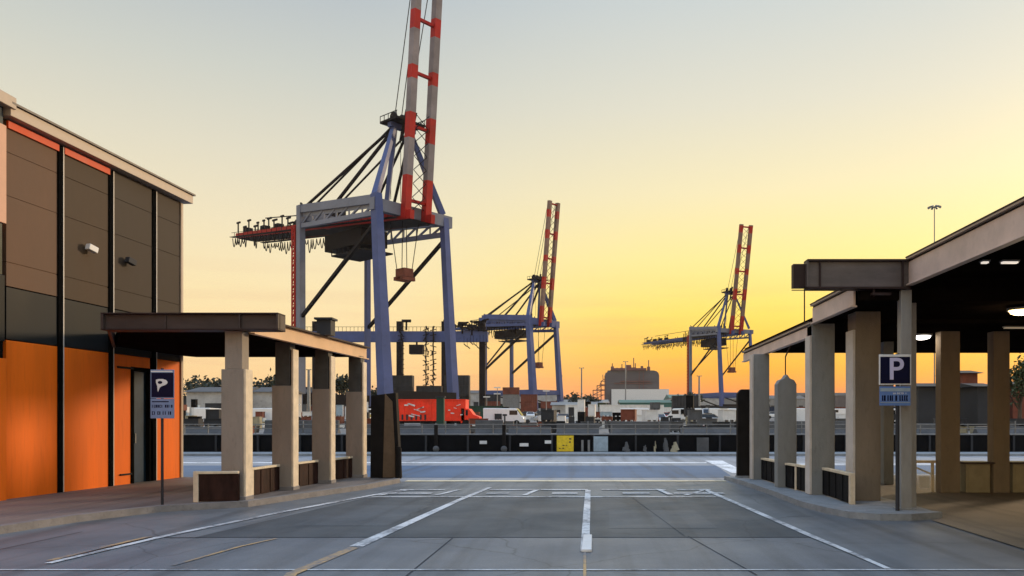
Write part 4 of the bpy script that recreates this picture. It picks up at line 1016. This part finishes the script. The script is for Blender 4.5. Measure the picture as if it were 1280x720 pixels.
# grey terminal
Y=560; x0=(757-CX)/F*Y; x1=(824-CX)/F*Y; z0=3.5; zt_=H+(CY-463)/F*Y
e=empty('terminal_building',((x0+x1)/2,Y,z0),'large grey round-shouldered terminal block on the horizon right of centre','building')
q=MB(); pr=[(x0,z0),(x1,z0),(x1,zt_-3.5),(x1-.6,zt_-1.6),(x1-2,zt_-.5),(x1-4,zt_),(x0+1.5,zt_),(x0+1.2,zt_-1.4),(x0,zt_-1.6)]; n_=len(pr)
q.add([(a,Y,b_) for a,b_ in pr]+[(a,Y+40,b_) for a,b_ in pr],[tuple(range(n_)),tuple(range(n_,2*n_))[::-1]]+[(i,(i+1)%n_,n_+(i+1)%n_,n_+i) for i in range(n_)]); q.build('wall','hall_grey',e)
q=MB(); q.box(x0+4,x1-9,Y-1,Y+38,zt_+.01,zt_+1.6)
for t in (.1,.2,.28,.42,.5,.66,.78): xx=x0+(x1-x0)*t; q.box(xx,xx+rd.uniform(1,2.6),Y+1,Y+4,zt_+.02,zt_+rd.uniform(1.8,3.4))
for t in (.12,.3,.52,.55,.8): xx=x0+(x1-x0)*t; q.box(xx,xx+.6,Y+2,Y+3,zt_+1.6,zt_+rd.uniform(4,9))
q.box(x0+14,x0+18,Y+2,Y+6,zt_+1.6,zt_+4); q.build('roof','hall_roof',e)
q=MB()
for k in range(4): z=z0+8+k*5.2; q.box(x0+6,x1-5,Y-.6,Y-.01,z,z+.5)
q.box(x0+10,x1-6,Y-1,Y-.02,zt_-8,zt_-7.4); q.build('ledge','hall_roof',e)
q=MB()
for t in (.62,.7): q.box(x0+(x1-x0)*t,x0+(x1-x0)*t+.5,Y-.8,Y-.61,z0,zt_-1)
q.build('pilaster','hall_roof',e)
q=MB(); xa=(741-CX)/F*Y; rd3=random.Random(2)
for k in range(4):
    xx=xa+k*2.8; hh=zt_-4-(3-k)*3.2; q.box(xx,xx+.5,Y,Y+.5,z0,hh); q.box(xx,xx+.5,Y+6,Y+6.5,z0,hh)
    q.box(xx,x0,Y,Y+.5,hh-.6,hh)
for k in range(7): z=z0+5+k*3.6; q.bar((xa+max(0,k-3)*2.4,Y+.2,z),(x0,Y+.2,z),.5); q.bar((xa+max(0,k-3)*2.4,Y+.2,z),(x0-2,Y+.2,z+3.4),.45)
q.build('scaffold_annex','hall_roof',e)
q=MB(); q.box(x0+4,x1+6,Y-8,Y-1.2,z0,H+(CY-487)/F*Y); q.build('podium','white',e)

# lamp masts
def mast(px,py,Y,kind,label,r=.09):
    t=at(px,py,Y); z0=yard_z(Y) if Y>42.3 else 0; e=empty('lamp_mast',(t.x,Y,z0),label,'lamp post')
    q=MB(); q.tube((t.x,Y,z0),(t.x,Y,t.z),r*1.5,r,n=8); q.build('pole','greymetal',e)
    q=MB(); k=Y/F*1000*.001
    if kind=='ring':
        for a in range(8): an=a*math.pi/4; c_=Vector((t.x+math.cos(an)*.36,Y+math.sin(an)*.36,t.z)); q.bar((t.x,Y,t.z-.1),c_,.06); q.bar(c_,c_+Vector((math.cos(an)*.25,math.sin(an)*.25,-.12)),  .16,.1)
    else:
        q.bar((t.x-3.2*k,Y,t.z),(t.x+3.2*k,Y,t.z),.5*k,.6*k)
        for s_ in (-1,1): q.bar((t.x+s_*2.6*k,Y,t.z-.5*k),(t.x+s_*2.6*k,Y,t.z+.5*k),1.3*k)
    q.build('lamp_head','greymetal',e)
mast(1168,258,75,'ring','tall slender floodlight mast rising above the right canopy roof',.045)
mast(727,460,330,'t','thin lamp mast between the middle crane and the grey terminal',.25)
mast(874,470,300,'t','thin lamp mast between the legs of the smallest crane',.3)
mast(1213,485,120,'t','thin white lamp mast seen between the hall columns',.12)
mast(386,462,150,'t','thin lamp mast seen between the second and third left columns',.25)
mast(782,452,540,'t','thin mast standing beside the grey terminal roof',.3)
mast(700,470,420,'t','faint lamp mast just right of the middle crane',.22)
# flagpole-like posts seen above the parapet
for px,py,Y in ((631,520,60),(691,528,55),(747,527,50),(763,532,50),(838,522,58),(495,520,60),(660,528,62)):
    t=at(px,py,Y); q=MB(); q.tube((t.x,Y,.9),(t.x,Y,t.z),.07,.06,n=8); q.box(t.x-.16,t.x+.16,Y-.1,Y+.1,t.z,t.z+.14)
    tag(q.build('fence_post','darkgrey'),'short dark post standing in the yard just behind the parapet','post','short dark posts behind the parapet')

rd=random.Random(17)
for i in range(70):
    px=rd.choice((rd.uniform(595,950),rd.uniform(595,950),rd.uniform(235,480),rd.uniform(940,1280))); Y=rd.uniform(46,58)
    where='behind the parapet seen under the left canopy' if px<480 else ('behind the middle of the parapet' if px<930 else 'behind the parapet seen under the right canopy')
    si=rd.choice((0,1,1)); z=.9; x=(px-CX)/F*Y
    for t in range(rd.choice((1,1,2))): crate(x,Y,z,rd.choices(range(7),(2,1,4,1,1,5,1))[0],si,where); z+=csz[si][2]+.051
for i in range(26):
    px=rd.choice((rd.uniform(600,950),rd.uniform(490,580),rd.uniform(235,480),rd.uniform(1150,1270))); Y=rd.uniform(110,300)
    where='under the left canopy' if px<480 else ('between the canopies' if px<960 else 'under the right canopy')
    t=at(px,rd.uniform(484,508),Y); z0=yard_z(Y); e=empty('light_pole',(t.x,Y,z0),'small distant light pole in the yard seen '+where,'lamp post','small distant light poles seen '+where)
    w=Y*.0006; q=MB(); q.tube((t.x,Y,z0),(t.x,Y,t.z),w,w*.7,n=6); q.build('pole','greymetal',e)
    q=MB(); q.bar((t.x-w*7,Y,t.z),(t.x+w*7,Y,t.z),w*1.5,w*2.2); q.build('lamp_head','white',e)

# ------------------------------------------------------------------ trees
def tree(x,y,z0,h,w,label,n_=500,m='leaf_dark',leaf=.5,seed=0,group=None,name='broadleaf_tree'):
    rd=random.Random(seed); e=empty(name,(x,y,z0),label,'tree',group)
    q=MB(); q.tube((x,y,z0),(x+.1*w*.2,y,z0+h*.45),h*.03,h*.018,n=7)
    cl=[]
    for k in range(7):
        an=rd.uniform(0,6.28); rr=w*.28*rd.uniform(.3,1); zz=z0+h*rd.uniform(.5,.82); c_=Vector((x+math.cos(an)*rr,y+math.sin(an)*rr,zz)); cl.append((c_,w*rd.uniform(.18,.3)))
        q.tube((x,y,z0+h*rd.uniform(.25,.42)),c_,h*.014,h*.005,n=5)
    q.build('trunk','bark',e)
    q=MB()
    for i in range(n_):
        c_,rr=rd.choice(cl); v=Vector((rd.gauss(0,1),rd.gauss(0,1),rd.gauss(0,.8))); v=v.normalized()*rr*rd.uniform(.45,1.12)
        p_=c_+v; a=Vector((rd.gauss(0,1),rd.gauss(0,1),rd.gauss(0,1))).normalized(); b_=a.cross(Vector((rd.gauss(0,1),rd.gauss(0,1),rd.gauss(0,1)))).normalized(); s_=leaf*rd.uniform(.5,1.1)
        q.add([p_-a*s_,p_+b_*s_*.6,p_+a*s_,p_-b_*s_*.6],[(0,1,2,3)])
    q.build('crown',m,e,fix=False); return e
rd=random.Random(5)
for i,px in enumerate((240,256,271,286,322,336,351,425,446,473)):
    Y=250+rd.uniform(-25,25); tree((px-CX)/F*Y,Y,3.5,rd.uniform(9.5,12.5),rd.uniform(10,14),'dark broadleaf tree in the line seen under the left canopy',420,'leaf_dark',.8,i,'dark trees seen under the left canopy')
tree(at(1274,0,55).x,55,.9,5.6,3.4,'backlit tree filling the gap at the right edge under the canopy',1500,'leaf',.16,77)
for i,px in enumerate((704,712,721,731,741,855,868,935,950)):
    Y=340+rd.uniform(-20,20); tree((px-CX)/F*Y,Y,3.5,rd.uniform(8,10),rd.uniform(8,12),'small dark tree on the horizon beyond the yard',260,'leaf_dark',.9,40+i,'small dark trees on the horizon')

# ------------------------------------------------------------------ sky, sun, haze
AZ, EL = R(48), R(12.5)
w=bpy.data.worlds.new('World'); scn.world=w; w.use_nodes=True; nt=w.node_tree; N=nt.nodes; L=nt.links; N.clear()
out=N.new('ShaderNodeOutputWorld'); bg=N.new('ShaderNodeBackground'); bg2=N.new('ShaderNodeBackground'); ad=N.new('ShaderNodeAddShader')
sky=N.new('ShaderNodeTexSky'); sky.sky_type='NISHITA'; sky.sun_disc=False; sky.sun_elevation=EL; sky.sun_rotation=AZ; sky.air_density=1.2; sky.dust_density=3
L.new(sky.outputs[0],bg.inputs[0]); bg.inputs[1].default_value=.012
tc=N.new('ShaderNodeTexCoord'); sp=N.new('ShaderNodeSeparateXYZ'); L.new(tc.outputs['Generated'],sp.inputs[0])
def ramp(stops):
    r=N.new('ShaderNodeValToRGB'); el=r.color_ramp.elements
    while len(el)>1: el.remove(el[-1])
    el[0].position=stops[0][0]; el[0].color=(*lin(*stops[0][1]),1)
    for p_,c_ in stops[1:]: x=el.new(p_); x.color=(*lin(*c_),1)
    L.new(sp.outputs['Z'],r.inputs[0]); return r
SKYL=[(0,(246,192,142)),(.04,(249,205,146)),(.09,(250,217,158)),(.15,(247,224,172)),(.22,(238,222,184)),(.3,(221,214,191)),(.38,(201,203,193)),(.46,(180,188,192)),(.6,(145,162,180)),(1,(120,142,175))]
SKYR=[(0,(230,132,105)),(.03,(246,142,78)),(.06,(255,172,40)),(.09,(255,196,36)),(.13,(255,219,82)),(.19,(252,230,138)),(.27,(242,227,178)),(.36,(222,217,196)),(.46,(200,206,203)),(.6,(170,184,195)),(1,(125,148,180))]
rl=ramp(SKYL); rr=ramp(SKYR)
nx=N.new('ShaderNodeVectorMath'); nx.operation='MULTIPLY'; nx.inputs[1].default_value=(1,1,0); L.new(tc.outputs['Generated'],nx.inputs[0])
nn=N.new('ShaderNodeVectorMath'); nn.operation='NORMALIZE'; L.new(nx.outputs[0],nn.inputs[0])
dt=N.new('ShaderNodeVectorMath'); dt.operation='DOT_PRODUCT'; a_=R(25); dt.inputs[1].default_value=(math.sin(a_),math.cos(a_),0); L.new(nn.outputs[0],dt.inputs[0])
mr=N.new('ShaderNodeMapRange'); mr.interpolation_type='SMOOTHSTEP'; mr.inputs[1].default_value=math.cos(R(43)); mr.inputs[2].default_value=math.cos(R(6)); L.new(dt.outputs['Value'],mr.inputs[0])
mx=N.new('ShaderNodeMix'); mx.data_type='RGBA'; L.new(mr.outputs[0],mx.inputs[0]); L.new(rl.outputs[0],mx.inputs[6]); L.new(rr.outputs[0],mx.inputs[7])
# thin streaky cloud near the horizon
mp=N.new('ShaderNodeMapping'); mp.inputs['Scale'].default_value=(1.6,1.6,26); L.new(tc.outputs['Generated'],mp.inputs[0])
cn=N.new('ShaderNodeTexNoise'); cn.inputs['Scale'].default_value=2.2; cn.inputs['Detail'].default_value=5; L.new(mp.outputs[0],cn.inputs['Vector'])
cm=N.new('ShaderNodeMapRange'); cm.inputs[1].default_value=.50; cm.inputs[2].default_value=.75; cm.inputs[3].default_value=0; cm.inputs[4].default_value=.42; L.new(cn.outputs['Fac'],cm.inputs[0])
zf=N.new('ShaderNodeMapRange'); zf.inputs[1].default_value=.2; zf.inputs[2].default_value=.03; L.new(sp.outputs['Z'],zf.inputs[0])
cf=N.new('ShaderNodeMath'); cf.operation='MULTIPLY'; L.new(cm.outputs[0],cf.inputs[0]); L.new(zf.outputs[0],cf.inputs[1])
mc=N.new('ShaderNodeMix'); mc.data_type='RGBA'; mc.inputs[7].default_value=(*lin(205,135,110),1); L.new(cf.outputs[0],mc.inputs[0]); L.new(mx.outputs[2],mc.inputs[6])
L.new(mc.outputs[2],bg2.inputs[0])
# unseen sky overhead and behind the viewer boosted as added fill light
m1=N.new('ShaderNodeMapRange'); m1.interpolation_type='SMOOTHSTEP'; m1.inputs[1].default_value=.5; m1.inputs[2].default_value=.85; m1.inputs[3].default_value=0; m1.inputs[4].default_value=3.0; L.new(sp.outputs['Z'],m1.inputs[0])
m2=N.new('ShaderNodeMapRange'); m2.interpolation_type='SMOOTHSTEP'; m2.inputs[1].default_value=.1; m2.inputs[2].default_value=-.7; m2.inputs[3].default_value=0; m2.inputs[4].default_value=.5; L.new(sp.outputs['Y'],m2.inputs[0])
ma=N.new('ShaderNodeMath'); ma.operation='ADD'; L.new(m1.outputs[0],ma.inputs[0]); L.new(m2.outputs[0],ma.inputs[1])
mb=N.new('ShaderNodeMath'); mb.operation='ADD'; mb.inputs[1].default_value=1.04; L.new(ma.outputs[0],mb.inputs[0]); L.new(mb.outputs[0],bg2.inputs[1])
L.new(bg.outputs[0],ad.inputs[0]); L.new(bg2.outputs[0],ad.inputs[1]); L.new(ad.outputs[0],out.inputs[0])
S=bpy.data.lights.new('sun','SUN'); S.energy=2.4; S.angle=R(7); S.color=(1,.74,.48)
so=bpy.data.objects.new('sun',S); col.objects.link(so)
sd=Vector((math.sin(AZ)*math.cos(EL),math.cos(AZ)*math.cos(EL),math.sin(EL))); so.rotation_euler=sd.to_track_quat('Z','Y').to_euler(); so.location=(60,60,40)

HAZE=.00006
if HAZE:
    q=MB(); q.box(-700,900,-40,1000,-2,110); hz=q.build('haze','white'); hz['kind']='stuff'
    m=bpy.data.materials.new('haze'); m.use_nodes=True; n_=m.node_tree.nodes; n_.clear(); oo=n_.new('ShaderNodeOutputMaterial'); v=n_.new('ShaderNodeVolumePrincipled')
    v.inputs['Density'].default_value=HAZE; v.inputs['Color'].default_value=(1,.9,.78,1); v.inputs['Anisotropy'].default_value=.3
    m.node_tree.links.new(v.outputs[0],oo.inputs['Volume']); hz.data.materials.clear(); hz.data.materials.append(m)

# ------------------------------------------------------------------ camera
cam=bpy.data.cameras.new('camera'); co=bpy.data.objects.new('camera',cam); col.objects.link(co)
co.location=(0,0,H); co.rotation_euler=(R(90),0,0); cam.sensor_width=36; cam.lens=36*F/1280
cam.shift_x=-(CX-640)/1280; cam.shift_y=(CY-360)/1280; cam.clip_end=12000; cam.clip_start=.1
scn.camera=co
scn.view_settings.view_transform='Standard'; scn.view_settings.look='None'; scn.view_settings.exposure=0; scn.view_settings.gamma=1
